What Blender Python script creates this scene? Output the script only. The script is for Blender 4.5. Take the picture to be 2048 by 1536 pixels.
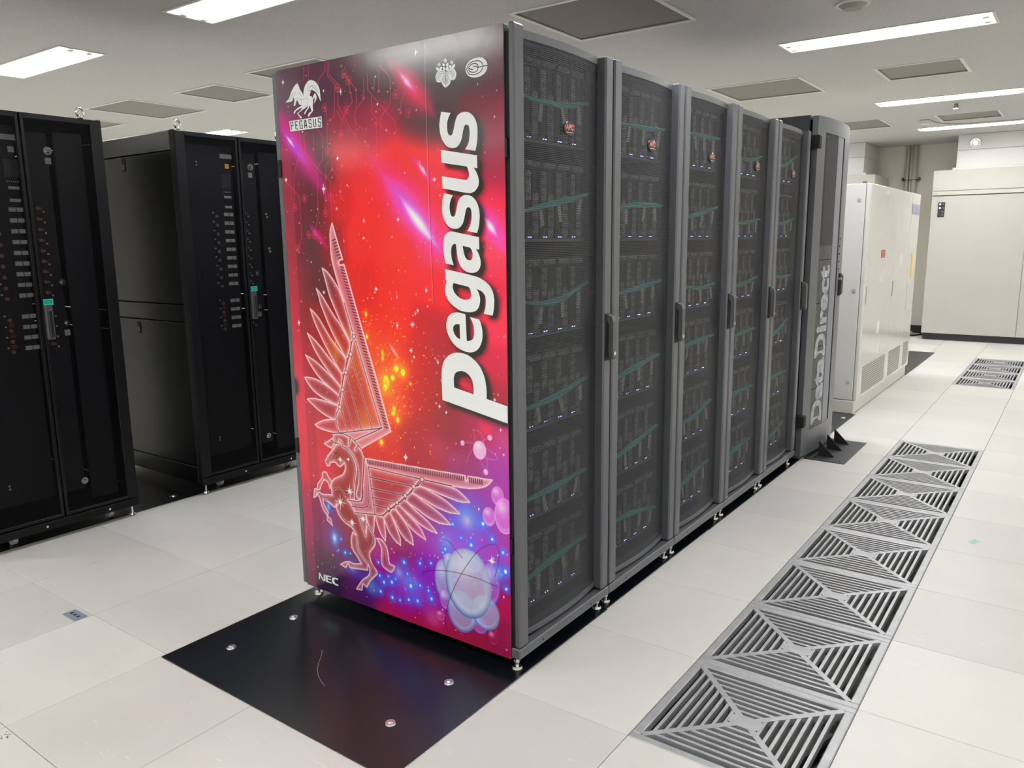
import bpy, math, random
import numpy as np
from mathutils import Vector, Matrix
for o in list(bpy.data.objects): bpy.data.objects.remove(o, do_unlink=True)
scene = bpy.context.scene
col = scene.collection
random.seed(7); rng = np.random.default_rng(7)

# ---------------------------------------------------------------- camera
CAM = Vector((1.37773, -1.91744, 1.40776))
YAW, PITCH, ROLL, FPX = math.radians(126.0435), math.radians(-10.3275), math.radians(-0.6733), 1567.06
fwd = Vector((math.cos(YAW)*math.cos(PITCH), math.sin(YAW)*math.cos(PITCH), math.sin(PITCH)))
right = Vector((math.sin(YAW), -math.cos(YAW), 0)); up = right.cross(fwd)
r2 = math.cos(ROLL)*right + math.sin(ROLL)*up; u2 = -math.sin(ROLL)*right + math.cos(ROLL)*up
cam_data = bpy.data.cameras.new('camera'); cam = bpy.data.objects.new('camera', cam_data); col.objects.link(cam)
cam_data.sensor_width = 36; cam_data.lens = 36*FPX/2048; cam_data.clip_start = 0.05; cam_data.clip_end = 60
m = Matrix((r2, u2, -fwd)).transposed().to_4x4(); m.translation = CAM; cam.matrix_world = m
scene.camera = cam
# ---------------------------------------------------------------- world, exposure, lamp strength
world = bpy.data.worlds.new('world'); scene.world = world; world.use_nodes = True
world.node_tree.nodes['Background'].inputs[0].default_value = (0.8, 0.85, 0.9, 1)
world.node_tree.nodes['Background'].inputs[1].default_value = 0.02
scene.view_settings.view_transform = 'Standard'; scene.view_settings.look = 'None'
scene.view_settings.gamma = 1; scene.view_settings.use_curve_mapping = False
scene.view_settings.exposure = 0.0
LAMP_W = 18.8            # watts of each fluorescent trough
LAMP_COL = (1.0, 0.992, 0.98)
CEIL = 2.72
scene.cycles.max_bounces = 8; scene.cycles.diffuse_bounces = 5; scene.cycles.glossy_bounces = 4
scene.cycles.transparent_max_bounces = 12; scene.cycles.caustics_reflective = False; scene.cycles.caustics_refractive = False
# ceiling lamps: x of left end, y centre, label (None: out of view)
LX = [-8.08, -5.55, -3.01, -0.48, 2.06]; LY = [-6.1, -2.36, 0.95, 3.95, 6.97, 9.36]
LAMPS = [(x, y) for x in LX for y in LY]

# ================================================================ helpers
def tag(o, label=None, cat=None, group=None, kind=None):
    if label: o['label'] = label
    if cat: o['category'] = cat
    if group: o['group'] = group
    if kind: o['kind'] = kind
    return o
def root(name, loc, label, cat, group=None, kind=None):
    o = bpy.data.objects.new(name, None); col.objects.link(o); o.location = loc; o.empty_display_size = 0.05
    return tag(o, label, cat, group, kind)
def wloc(o):
    v = Vector((0, 0, 0))
    while o: v += o.location; o = o.parent
    return v
def link(name, me, mat, parent=None, loc=None):
    if mat is not None and not me.materials: me.materials.append(mat)
    o = bpy.data.objects.new(name, me); col.objects.link(o)
    if parent: o.parent = parent
    if loc is not None: o.location = loc
    return o
class MB:
    def __init__(s): s.v = []; s.f = []
    def add(s, v, f):
        n = len(s.v); s.v += [tuple(p) for p in v]; s.f += [tuple(i+n for i in q) for q in f]; return s
    def box(s, x0, x1, y0, y1, z0, z1, c=0.0):
        c = min(c, (x1-x0)*.45, (y1-y0)*.45, (z1-z0)*.45)
        if c <= 0:
            v = [(x, y, z) for x in (x0, x1) for y in (y0, y1) for z in (z0, z1)]
            return s.add(v, [(0,1,3,2),(4,6,7,5),(0,4,5,1),(2,3,7,6),(0,2,6,4),(1,5,7,3)])
        X, Y, Z = (x0, x1), (y0, y1), (z0, z1); v = []; I = {}
        for i in (0, 1):
            for j in (0, 1):
                for k in (0, 1):
                    dx, dy, dz = (c, -c)[i], (c, -c)[j], (c, -c)[k]
                    for a, p in enumerate(((X[i], Y[j]+dy, Z[k]+dz), (X[i]+dx, Y[j], Z[k]+dz), (X[i]+dx, Y[j]+dy, Z[k]))):
                        I[i, j, k, a] = len(v); v.append(p)
        f = []
        for i in (0, 1): f.append(tuple(I[i, j, k, 0] for j, k in ((0,0),(1,0),(1,1),(0,1))))
        for j in (0, 1): f.append(tuple(I[i, j, k, 1] for i, k in ((0,0),(1,0),(1,1),(0,1))))
        for k in (0, 1): f.append(tuple(I[i, j, k, 2] for i, j in ((0,0),(1,0),(1,1),(0,1))))
        for i in (0, 1):
            for j in (0, 1): f.append((I[i,j,0,0], I[i,j,1,0], I[i,j,1,1], I[i,j,0,1]))
        for i in (0, 1):
            for k in (0, 1): f.append((I[i,0,k,0], I[i,1,k,0], I[i,1,k,2], I[i,0,k,2]))
        for j in (0, 1):
            for k in (0, 1): f.append((I[0,j,k,1], I[1,j,k,1], I[1,j,k,2], I[0,j,k,2]))
        for i in (0, 1):
            for j in (0, 1):
                for k in (0, 1): f.append((I[i,j,k,0], I[i,j,k,1], I[i,j,k,2]))
        return s.add(v, f)
    def cyl(s, p0, p1, r0, r1=None, n=12, cap=True):
        r1 = r0 if r1 is None else r1
        p0, p1 = Vector(p0), Vector(p1); d = (p1-p0).normalized()
        a = d.orthogonal().normalized(); b = d.cross(a)
        v = []
        for p, r in ((p0, r0), (p1, r1)):
            for i in range(n):
                t = 2*math.pi*i/n; v.append(p + r*(math.cos(t)*a + math.sin(t)*b))
        f = [(i, (i+1) % n, n+(i+1) % n, n+i) for i in range(n)]
        if cap: f += [tuple(range(n-1, -1, -1)), tuple(range(n, 2*n))]
        return s.add(v, f)
    def tube(s, pts, r, n=6):
        pts = [Vector(p) for p in pts]; v = []; N = len(pts); ref = Vector((0.13, 0.21, 0.97))
        for i, p in enumerate(pts):
            d = (pts[min(i+1, N-1)] - pts[max(i-1, 0)]).normalized()
            a = d.cross(ref); a = a.normalized() if a.length > 1e-4 else d.orthogonal().normalized(); b = d.cross(a)
            for k in range(n):
                t = 2*math.pi*k/n; v.append(p + r*(math.cos(t)*a + math.sin(t)*b))
        f = [(i*n+k, i*n+(k+1) % n, (i+1)*n+(k+1) % n, (i+1)*n+k) for i in range(N-1) for k in range(n)]
        f += [tuple(range(n-1, -1, -1)), tuple(range((N-1)*n, N*n))]
        return s.add(v, f)
    def prism(s, poly, axis, a0, a1):
        """extrude 2D polygon (in the two other axes, cyclic order) along axis"""
        n = len(poly)
        def P(p, a):
            return {0: (a, p[0], p[1]), 1: (p[0], a, p[1]), 2: (p[0], p[1], a)}[axis]
        v = [P(p, a0) for p in poly] + [P(p, a1) for p in poly]
        f = [(i, (i+1) % n, n+(i+1) % n, n+i) for i in range(n)] + [tuple(range(n-1, -1, -1)), tuple(range(n, 2*n))]
        return s.add(v, f)
    def torus(s, c, axis, R, r, n=16, k=8):
        c = Vector(c); ax = Vector(axis).normalized(); a = ax.orthogonal().normalized(); b = ax.cross(a); v = []
        for i in range(n):
            t = 2*math.pi*i/n; e = math.cos(t)*a + math.sin(t)*b
            for j in range(k):
                q = 2*math.pi*j/k; v.append(c + (R + r*math.cos(q))*e + r*math.sin(q)*ax)
        f = [(i*k+j, ((i+1) % n)*k+j, ((i+1) % n)*k+(j+1) % k, i*k+(j+1) % k) for i in range(n) for j in range(k)]
        return s.add(v, f)
    def grid(s, rows):
        """rows of points -> quads"""
        n = len(rows[0]); v = [p for r in rows for p in r]
        return s.add(v, [(i*n+j, i*n+j+1, (i+1)*n+j+1, (i+1)*n+j) for i in range(len(rows)-1) for j in range(n-1)])
    def mesh(s, name, off=(0, 0, 0), smooth=False):
        me = bpy.data.meshes.new(name); o = Vector(off)
        me.from_pydata([(p[0]-o.x, p[1]-o.y, p[2]-o.z) for p in s.v], [], s.f)
        import bmesh
        bm = bmesh.new(); bm.from_mesh(me); bmesh.ops.recalc_face_normals(bm, faces=bm.faces); bm.to_mesh(me); bm.free()
        if smooth: me.polygons.foreach_set('use_smooth', [True]*len(me.polygons))
        me.update(); return me
    def build(s, name, mat, parent=None, smooth=False):
        return link(name, s.mesh(name, wloc(parent) if parent else (0, 0, 0), smooth), mat, parent)
def Box(*a): return MB().box(*a)
def copy_tree(o, parent=None):
    c = o.copy(); col.objects.link(c); c.parent = parent
    for ch in list(o.children): copy_tree(ch, c)
    return c

# ---------------------------------------------------------------- materials
def lin(c):
    return tuple(((v/255)/12.92 if v/255 <= .04045 else ((v/255+.055)/1.055)**2.4) for v in c)
class NT:
    def __init__(s, name):
        s.m = bpy.data.materials.new(name); s.m.use_nodes = True; s.t = s.m.node_tree; s.n = s.t.nodes
        s.b = s.n['Principled BSDF']; s.out = s.n['Material Output']
    def new(s, typ, **kw):
        n = s.n.new(typ)
        for k, v in kw.items(): setattr(n, k, v)
        return n
    def lk(s, a, b): s.t.links.new(a, b)
    def math(s, op, a, b=None, c=None):
        n = s.new('ShaderNodeMath', operation=op)
        for i, x in enumerate((a, b, c)):
            if x is None: continue
            if isinstance(x, (int, float)): n.inputs[i].default_value = x
            else: s.lk(x, n.inputs[i])
        return n.outputs[0]
def mat(name, c, rough=.5, metal=0, spec=.5, coat=0, bump=0, bscale=200, var=0, vscale=6, emit=None, estr=0):
    t = NT(name); b = t.b
    b.inputs['Base Color'].default_value = (*c, 1); b.inputs['Roughness'].default_value = rough
    b.inputs['Metallic'].default_value = metal; b.inputs['Specular IOR Level'].default_value = spec; b.inputs['Coat Weight'].default_value = coat
    if emit: b.inputs['Emission Color'].default_value = (*emit, 1); b.inputs['Emission Strength'].default_value = estr
    if var or bump:
        tc = t.new('ShaderNodeTexCoord')
    if var:
        n = t.new('ShaderNodeTexNoise'); n.inputs['Scale'].default_value = vscale; n.inputs['Detail'].default_value = 4
        t.lk(tc.outputs['Object'], n.inputs['Vector'])
        mr = t.new('ShaderNodeMapRange'); mr.inputs[1].default_value = .3; mr.inputs[2].default_value = .7; mr.inputs[3].default_value = 1-var; mr.inputs[4].default_value = 1+var
        t.lk(n.outputs[0], mr.inputs[0])
        mx = t.new('ShaderNodeVectorMath', operation='SCALE'); mx.inputs[0].default_value = c; t.lk(mr.outputs[0], mx.inputs['Scale']); t.lk(mx.outputs[0], b.inputs['Base Color'])
    if bump:
        n = t.new('ShaderNodeTexNoise'); n.inputs['Scale'].default_value = bscale; n.inputs['Detail'].default_value = 3
        t.lk(tc.outputs['Object'], n.inputs['Vector'])
        bp = t.new('ShaderNodeBump'); bp.inputs['Strength'].default_value = bump; bp.inputs['Distance'].default_value = .002
        t.lk(n.outputs[0], bp.inputs['Height']); t.lk(bp.outputs[0], b.inputs['Normal'])
    return t.m
def perforated(name, c, pitch, r, rough=.45, metal=0, solid=None, spec=.5):
    """hex-perforated sheet in the object's YZ plane; holes clear, or of colour solid"""
    t = NT(name); t.b.inputs['Base Color'].default_value = (*c, 1); t.b.inputs['Roughness'].default_value = rough; t.b.inputs['Metallic'].default_value = metal; t.b.inputs['Specular IOR Level'].default_value = spec
    tc = t.new('ShaderNodeTexCoord'); sx = t.new('ShaderNodeSeparateXYZ'); t.lk(tc.outputs['Object'], sx.inputs[0])
    cb = t.new('ShaderNodeCombineXYZ'); t.lk(sx.outputs[1], cb.inputs[0]); t.lk(sx.outputs[2], cb.inputs[1])
    sc = t.new('ShaderNodeVectorMath', operation='SCALE'); sc.inputs['Scale'].default_value = 1/pitch; t.lk(cb.outputs[0], sc.inputs[0])
    ds = []
    for off in ((0, 0, 0), (.5, .866, 0)):
        ad = t.new('ShaderNodeVectorMath', operation='ADD'); ad.inputs[1].default_value = off; t.lk(sc.outputs[0], ad.inputs[0])
        wr = t.new('ShaderNodeVectorMath', operation='WRAP'); wr.inputs[1].default_value = (1, 1.732, 1); wr.inputs[2].default_value = (0, 0, 0); t.lk(ad.outputs[0], wr.inputs[0])
        sb = t.new('ShaderNodeVectorMath', operation='SUBTRACT'); sb.inputs[1].default_value = (.5, .866, 0); t.lk(wr.outputs[0], sb.inputs[0])
        ln = t.new('ShaderNodeVectorMath', operation='LENGTH'); t.lk(sb.outputs[0], ln.inputs[0]); ds.append(ln.outputs['Value'])
    d = t.math('MINIMUM', ds[0], ds[1]); hole = t.math('LESS_THAN', d, r)
    if solid is None:
        tr = t.new('ShaderNodeBsdfTransparent'); mx = t.new('ShaderNodeMixShader')
        t.lk(hole, mx.inputs[0]); t.lk(t.b.outputs[0], mx.inputs[1]); t.lk(tr.outputs[0], mx.inputs[2]); t.lk(mx.outputs[0], t.out.inputs[0])
    else:
        mx = t.new('ShaderNodeMix', data_type='RGBA'); t.lk(hole, mx.inputs[0]); mx.inputs[6].default_value = (*c, 1); mx.inputs[7].default_value = (*solid, 1)
        t.lk(mx.outputs[2], t.b.inputs['Base Color'])
    return t.m
M = {}
M['rack'] = mat('rack_grey_paint', (.093, .098, .112), .34, spec=.7, bump=.15, bscale=900)
M['rackdark'] = mat('rack_dark_paint', (.03, .031, .036), .45)
M['black'] = mat('black_paint', (.004, .0045, .0065), .42, spec=.22, bump=.1, bscale=700)
M['blackside'] = mat('black_side_panel_paint', (.0026, .0036, .0055), .24, spec=.26, bump=.04, bscale=900)
M['blackmat'] = mat('matte_black', (.006, .006, .008), .7)
M['interior'] = mat('rack_interior_black', (.010, .010, .012), .6)
M['plate'] = mat('black_floor_plate', (.005, .0065, .010), .24, var=.25, vscale=3)
M['plategrey'] = mat('grey_floor_plate', (.032, .033, .038), .42, var=.12, vscale=8)
M['steel'] = mat('bright_steel', (.72, .73, .74), .25, metal=1)
M['chrome'] = mat('chrome', (.85, .85, .86), .12, metal=1)
M['alu'] = mat('cast_aluminium', (.42, .425, .445), .40, metal=.45, bump=.15, bscale=120, var=.1, vscale=14)
M['white'] = mat('white_label', (.72, .72, .72), .6)
M['whiteink'] = mat('white_vinyl', (.88, .91, .92), .35)
M['cream'] = mat('cream_cabinet_paint', (.50, .485, .44), .35, var=.02)
M['creamw'] = mat('white_cabinet_paint', (.62, .62, .605), .4)
M['creamdoor'] = mat('pale_cabinet_door_paint', (.67, .655, .61), .16, var=.02)
M['plinth'] = mat('cabinet_plinth_paint', (.62, .61, .57), .4)
M['wall'] = mat('wall_paint', (.82, .79, .71), .8, bump=.1, bscale=60)
M['frame'] = mat('white_frame_paint', (.72, .71, .68), .5)
M['trough'] = mat('lamp_reflector', (.85, .85, .85), .4)
M['tube'] = mat('fluorescent_tube', (.9, .9, .9), .4, emit=(1, .99, .97), estr=14)
M['ventback'] = mat('vent_back', (.16, .155, .14), .8)
M['slat'] = mat('vent_slat', (.34, .33, .30), .6)
M['rubber'] = mat('black_rubber', (.01, .01, .01), .8)
M['orange'] = mat('orange_sticker', (1.0, .50, .02), .5)
M['teal'] = mat('teal_tape', (.02, .52, .42), .5)
M['tealdark'] = mat('teal_print', (.0, .12, .11), .6)
M['tealcable'] = mat('teal_cable_jacket', (.10, .50, .45), .5)
M['copper'] = mat('breaker_brown', (.20, .085, .05), .5)
M['redbit'] = mat('red_breaker', (.16, .012, .012), .5)
M['greybit'] = mat('grey_breaker', (.12, .12, .12), .5)
M['yellow'] = mat('yellow_button', (.55, .50, .18), .5)
M['node'] = mat('node_metal', (.17, .17, .18), .5, metal=.2)
M['nodevent'] = perforated('node_vent', (.42, .42, .44), .0085, .40, solid=(.008, .008, .008))
M['latch'] = mat('orange_latch', (.22, .07, .03), .5)
M['led'] = mat('blue_led', (.2, .2, .9), .4, emit=(.35, .4, 1), estr=6)
M['tagw'] = mat('cable_tag', (.50, .50, .48), .6)
M['inkd'] = mat('dark_ink', (.03, .025, .035), .5)
M['inkg'] = mat('grey_ink', (.28, .29, .33), .5)
M['red'] = mat('red_print', (.62, .05, .04), .4)
M['greyblue'] = mat('outlet_plate', (.20, .25, .32), .4)
M['green'] = mat('green_tape', (.33, .52, .38), .5)
M['pipe'] = mat('pipe_paint', (.62, .60, .53), .45)
M['bracket'] = mat('pipe_bracket', (.14, .13, .12), .5)
M['mesh'] = perforated('rack_door_mesh', (.046, .048, .057), .0064, .405)
M['meshblack'] = perforated('black_door_mesh', (.004, .0045, .006), .0052, .40, spec=.15)
M['meshdd'] = perforated('storage_door_mesh', (.05, .051, .056), .006, .33)
M['ventcab'] = perforated('cabinet_vent_sheet', (.62, .60, .54), .022, .36, solid=(.05, .05, .05))
M['subfloor'] = mat('green_underfloor', (.20, .25, .18), .6, var=.2, vscale=4)
M['cable'] = mat('black_cable', (.012, .012, .014), .5)
M['acbase'] = mat('dark_plinth', (.02, .021, .025), .5)
M['panelgrey'] = mat('dark_status_panel', (.03, .034, .04), .35)
M['label_grey'] = mat('grey_label', (.42, .42, .42), .6)
M['lcd'] = mat('blue_grey_display', (.28, .29, .48), .3)
M['pinkred'] = mat('red_warning_label', (.55, .16, .14), .6)
M['amber'] = mat('amber_strip', (.78, .55, .14), .6)
M['strip'] = mat('door_light_strip', (.20, .20, .235), .4)
M['ddletter'] = mat('grey_lettering', (.32, .36, .39), .35, var=.35, vscale=30)
M['ddpanel'] = mat('storage_logo_panel', (.045, .044, .042), .4, var=.5, vscale=25)

def floor_mat():
    t = NT('vinyl_floor_tile'); b = t.b; b.inputs['Roughness'].default_value = .30; b.inputs['Specular IOR Level'].default_value = .3
    geo = t.new('ShaderNodeNewGeometry'); oi = t.new('ShaderNodeObjectInfo')
    n1 = t.new('ShaderNodeTexNoise'); n1.inputs['Scale'].default_value = 3.2; n1.inputs['Detail'].default_value = 3
    mp1 = t.new('ShaderNodeMapping'); mp1.inputs['Location'].default_value = (13.1, 17.7, 4.37); t.lk(geo.outputs['Position'], mp1.inputs[0]); t.lk(mp1.outputs[0], n1.inputs['Vector'])
    mp = t.new('ShaderNodeMapping'); mp.inputs['Scale'].default_value = (13, 150, 1); mp.inputs['Rotation'].default_value = (0, 0, 0); t.lk(geo.outputs['Position'], mp.inputs[0])
    n2 = t.new('ShaderNodeTexNoise'); n2.inputs['Scale'].default_value = 1; n2.inputs['Detail'].default_value = 2; t.lk(mp.outputs[0], n2.inputs['Vector'])
    fl = t.new('ShaderNodeMapRange'); fl.inputs[1].default_value = .685; fl.inputs[2].default_value = .74; fl.inputs[3].default_value = 0; fl.inputs[4].default_value = .22; t.lk(n2.outputs[0], fl.inputs[0])
    mp3 = t.new('ShaderNodeMapping'); mp3.inputs['Scale'].default_value = (190, 8, 1); mp3.inputs['Rotation'].default_value = (0, 0, -.5); t.lk(geo.outputs['Position'], mp3.inputs[0])
    n3 = t.new('ShaderNodeTexNoise'); n3.inputs['Scale'].default_value = 1; n3.inputs['Detail'].default_value = 2; t.lk(mp3.outputs[0], n3.inputs['Vector'])
    dk = t.new('ShaderNodeMapRange'); dk.inputs[1].default_value = .74; dk.inputs[2].default_value = .79; dk.inputs[3].default_value = 0; dk.inputs[4].default_value = .03; t.lk(n3.outputs[0], dk.inputs[0])
    a = t.math('MULTIPLY_ADD', n1.outputs[0], .14, .93); r = t.math('MULTIPLY_ADD', oi.outputs['Random'], .13, -.08)
    s = t.math('ADD', a, r); s = t.math('ADD', s, fl.outputs[0]); pass
    v = t.new('ShaderNodeVectorMath', operation='SCALE'); v.inputs[0].default_value = (.595, .588, .562); t.lk(s, v.inputs['Scale']); t.lk(v.outputs[0], b.inputs['Base Color'])
    rr = t.math('MULTIPLY_ADD', n1.outputs[0], .14, .29); t.lk(rr, b.inputs['Roughness'])
    return t.m
M['floor'] = floor_mat()
def ceiling_mat():
    t = NT('textured_ceiling_board'); b = t.b; b.inputs['Roughness'].default_value = .9
    tc = t.new('ShaderNodeTexCoord'); n = t.new('ShaderNodeTexNoise'); n.inputs['Scale'].default_value = 120; n.inputs['Detail'].default_value = 3; t.lk(tc.outputs['Object'], n.inputs[0])
    mr = t.new('ShaderNodeMapRange'); mr.inputs[1].default_value = .35; mr.inputs[2].default_value = .65; mr.inputs[3].default_value = .90; mr.inputs[4].default_value = 1.05; t.lk(n.outputs[0], mr.inputs[0])
    v = t.new('ShaderNodeVectorMath', operation='SCALE'); v.inputs[0].default_value = (.555, .555, .54); t.lk(mr.outputs[0], v.inputs['Scale']); t.lk(v.outputs[0], b.inputs['Base Color'])
    bp = t.new('ShaderNodeBump'); bp.inputs['Strength'].default_value = .3; bp.inputs['Distance'].default_value = .003; t.lk(n.outputs[0], bp.inputs['Height']); t.lk(bp.outputs[0], b.inputs['Normal'])
    return t.m
M['ceiling'] = ceiling_mat()

def text_mesh(txt, size, bold=0, align='CENTER', spacing=1):
    cu = bpy.data.curves.new('lettering', 'FONT'); cu.body = txt; cu.size = size; cu.offset = bold; cu.align_x = align; cu.align_y = 'CENTER'; cu.space_character = spacing; cu.resolution_u = 4
    ob = bpy.data.objects.new('tmp', cu); col.objects.link(ob)
    me = bpy.data.meshes.new_from_object(ob.evaluated_get(bpy.context.evaluated_depsgraph_get()))
    bpy.data.objects.remove(ob); bpy.data.curves.remove(cu); return me
def place_text(name, txt, size, M3, origin, material, parent, bold=0, spacing=1, sx=1, sy=1):
    """M3: (right, up) world vectors; origin world"""
    me = text_mesh(txt, size, bold, spacing=spacing); o = Vector(origin) - wloc(parent); R_, U_ = Vector(M3[0]), Vector(M3[1])
    for v in me.vertices: x, y = v.co.x*sx, v.co.y*sy; v.co = o + R_*x + U_*y
    me.name = name; return link(name, me, material, parent)

# ================================================================ the room
RX0, RX1, RY0, RY1 = -9.6, 4.6, -8.0, 11.2
TP = 0.5115; TX = 0.4345; TY = -0.0755
tile_x = lambda i: TX + TP*i
tile_y = lambda j: TY + TP*j
GR_NEAR = [(0, j) for j in range(8)]; GR_FAR = [(0, j) for j in range(13, 17)]
GRS = set(GR_NEAR + GR_FAR)
def tile_seen(i, j):
    x0, x1, y0, y1 = tile_x(i), tile_x(i+1), tile_y(j), tile_y(j+1)
    if (i, j) in GRS: return False
    if not (-6 <= i <= 3 and -3 <= j <= 21): return False
    if x1 < -2.60: return False
    if x1 <= 0.02 and x0 > -1.12 and 0.0 < y0 < 2.9: return False
    if x0 < -0.6 and y0 > 1.2: return False            # behind the rack row
    if x1 < 0.02 and y0 > 2.5 and y1 < 8.8: return False
    P = [Vector((x, y, 0)) - CAM for x in (x0, x1) for y in (y0, y1)]
    for d in P:
        z = d.dot(fwd)
        if z > .1 and abs(d.dot(r2)/z) < 1024/FPX*1.12 and abs(d.dot(u2)/z) < 768/FPX*1.12: return True
    return False
fmb = MB(); seen = []
for i in range(-20, 9):
    for j in range(-16, 23):
        if (i, j) in GRS: continue
        if tile_seen(i, j): seen.append((i, j)); continue
        x0, x1, y0, y1 = max(tile_x(i)+.0004, RX0), min(tile_x(i+1)-.0004, RX1), max(tile_y(j)+.0004, RY0), min(tile_y(j+1)-.0004, RY1)
        if x1 > x0 and y1 > y0: fmb.box(x0, x1, y0, y1, -.03, 0)
floor = tag(fmb.build('floor', M['floor']), 'raised floor of square cream vinyl tiles', 'floor', kind='structure')
tile_me = MB().box(-TP/2+.0009, TP/2-.0009, -TP/2+.0009, TP/2-.0009, -.03, 0, .0018).mesh('floor_tile')
for i, j in seen: link('floor_tile', tile_me, M['floor'], floor, (tile_x(i)+TP/2, tile_y(j)+TP/2, 0))
link('subfloor_slab', Box(RX0, RX1, RY0, RY1, -.47, -.42).mesh('subfloor_slab'), M['subfloor'], floor)
# walls
def structure(name, mb, m_, label):
    return tag(mb.build(name, m_), label, 'wall' if name.startswith('wall') else name.split('_')[0], kind='structure')
structure('wall_far', Box(RX0, RX1, RY1, RY1+.1, -.42, CEIL+.12), M['wall'], 'plain beige wall at the far end behind the air handlers')
structure('wall_near', Box(RX0, RX1, RY0-.1, RY0, -.42, CEIL+.12), M['wall'], 'plain beige wall behind the viewer')
structure('wall_left', Box(RX0-.1, RX0, RY0, RY1, -.42, CEIL+.12), M['wall'], 'plain beige wall beyond the black racks on the left')
structure('wall_right', Box(RX1, RX1+.1, RY0, RY1, -.42, CEIL+.12), M['wall'], 'plain beige wall on the right outside the view')
tag(Box(RX0, RX1, RY1-.012, RY1, 0, .09).build('baseboard_far', M['acbase']), 'dark baseboard along the far wall', 'baseboard', kind='structure')
# ceiling with openings
VENTS = [  # cx, cy, half size, label
    (-1.09, 2.45, .40, 'large louvred ceiling vent nearest above the open aisle, cut by the top edge'),
    (-1.10, 5.43, .40, 'large louvred ceiling vent second in line above the aisle racks'),
    (.17, 5.38, .30, 'small flat ceiling vent between the two nearest lamps on the right'),
    (-1.07, 8.39, .40, 'large ceiling vent farthest along the rack row, beside the tall curved-door rack'),
    (.17, 8.42, .30, 'small flat ceiling vent farthest away on the right near the wall cable'),
    (-3.65, 2.48, .40, 'large louvred ceiling vent half hidden by the artwork panel corner'),
    (-4.92, 2.49, .30, 'small louvred ceiling vent left of the artwork panel'),
    (-6.22, 2.50, .40, 'large louvred ceiling vent above the gap between the black racks'),
    (-7.54, 2.55, .30, 'small ceiling vent farthest left, just above the near black rack')]
HOLES = [(x, x+1.26, y-.15, y+.15) for x, y in LAMPS] + [(cx-h, cx+h, cy-h, cy+h) for cx, cy, h, _ in VENTS]
xs = sorted({RX0, RX1} | {h[0] for h in HOLES} | {h[1] for h in HOLES}); ys = sorted({RY0, RY1} | {h[2] for h in HOLES} | {h[3] for h in HOLES})
cmb = MB()
for a in range(len(xs)-1):
    for b in range(len(ys)-1):
        cx, cy = (xs[a]+xs[a+1])/2, (ys[b]+ys[b+1])/2
        if any(h[0] < cx < h[1] and h[2] < cy < h[3] for h in HOLES): continue
        cmb.add([(xs[a], ys[b], CEIL), (xs[a+1], ys[b], CEIL), (xs[a+1], ys[b+1], CEIL), (xs[a], ys[b+1], CEIL)], [(0, 1, 2, 3)])
ceil = tag(cmb.build('ceiling', M['ceiling']), 'flat textured off-white ceiling', 'ceiling', kind='structure')
link('ceiling_deck', Box(RX0, RX1, RY0, RY1, CEIL+.12, CEIL+.14).mesh('ceiling_deck'), M['ceiling'], ceil)
# lamps
def frame_mb(x0, x1, y0, y1, w, z0, z1, c=.002):
    return MB().box(x0, x1, y0, y0+w, z0, z1, c).box(x0, x1, y1-w, y1, z0, z1, c).box(x0, x0+w, y0+w, y1-w, z0, z1, c).box(x1-w, x1, y0+w, y1-w, z0, z1, c)
LAMP_LABEL = {(-5.55, .95): 'lit ceiling lamp at the left edge, above the nearer black rack', (-3.01, .95): 'lit ceiling lamp at the top edge, left of the artwork panel', (-8.08, 3.95): 'small distant lit ceiling lamp just over the farther black rack',
              (-.48, 3.95): 'lit ceiling lamp nearest on the right, above the aisle', (-.48, 6.97): 'lit ceiling lamp second of three on the right', (-.48, 9.36): 'lit ceiling lamp farthest right, before the air handlers'}
def make_lamp():
    r = root('ceiling_light', (0, 0, CEIL), '', 'ceiling light'); z = CEIL
    frame_mb(-.014, 1.274, -.164, .164, .016, z-.006, z+.001).build('lamp_frame', M['frame'], r)
    t = MB()
    b = [(.0, -.15, z), (1.26, -.15, z), (1.26, .15, z), (0, .15, z), (.03, -.10, z+.085), (1.23, -.10, z+.085), (1.23, .10, z+.085), (.03, .10, z+.085)]
    t.add(b, [(0, 1, 5, 4), (1, 2, 6, 5), (2, 3, 7, 6), (3, 0, 4, 7), (4, 5, 6, 7)]); t.build('reflector', M['trough'], r)
    for y in (-.062, .062):
        MB().cyl((.05, y, z+.002), (1.21, y, z+.002), .0135, n=10).build('tube', M['tube'], r, True)
        for x in (.022, 1.20): Box(x, x+.038, y-.02, y+.02, z-.014, z+.03, .004).build('socket', M['frame'], r)
    return r
lamp0 = make_lamp(); ld = bpy.data.lights.new('fluorescent_light', 'AREA'); ld.shape = 'RECTANGLE'; ld.size = 1.16; ld.size_y = .20; ld.energy = LAMP_W; ld.color = LAMP_COL
for k, (x, y) in enumerate(LAMPS):
    r = lamp0 if k == 0 else copy_tree(lamp0)
    r.location = (x, y, CEIL)
    lab = LAMP_LABEL.get((x, y)); tag(r, lab or 'recessed fluorescent ceiling lamp outside the photographed view', 'ceiling light', 'recessed fluorescent ceiling lamps')
    lo = bpy.data.objects.new('lamp_glow', ld); col.objects.link(lo); lo.parent = r; lo.location = (.63, 0, .016)
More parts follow.
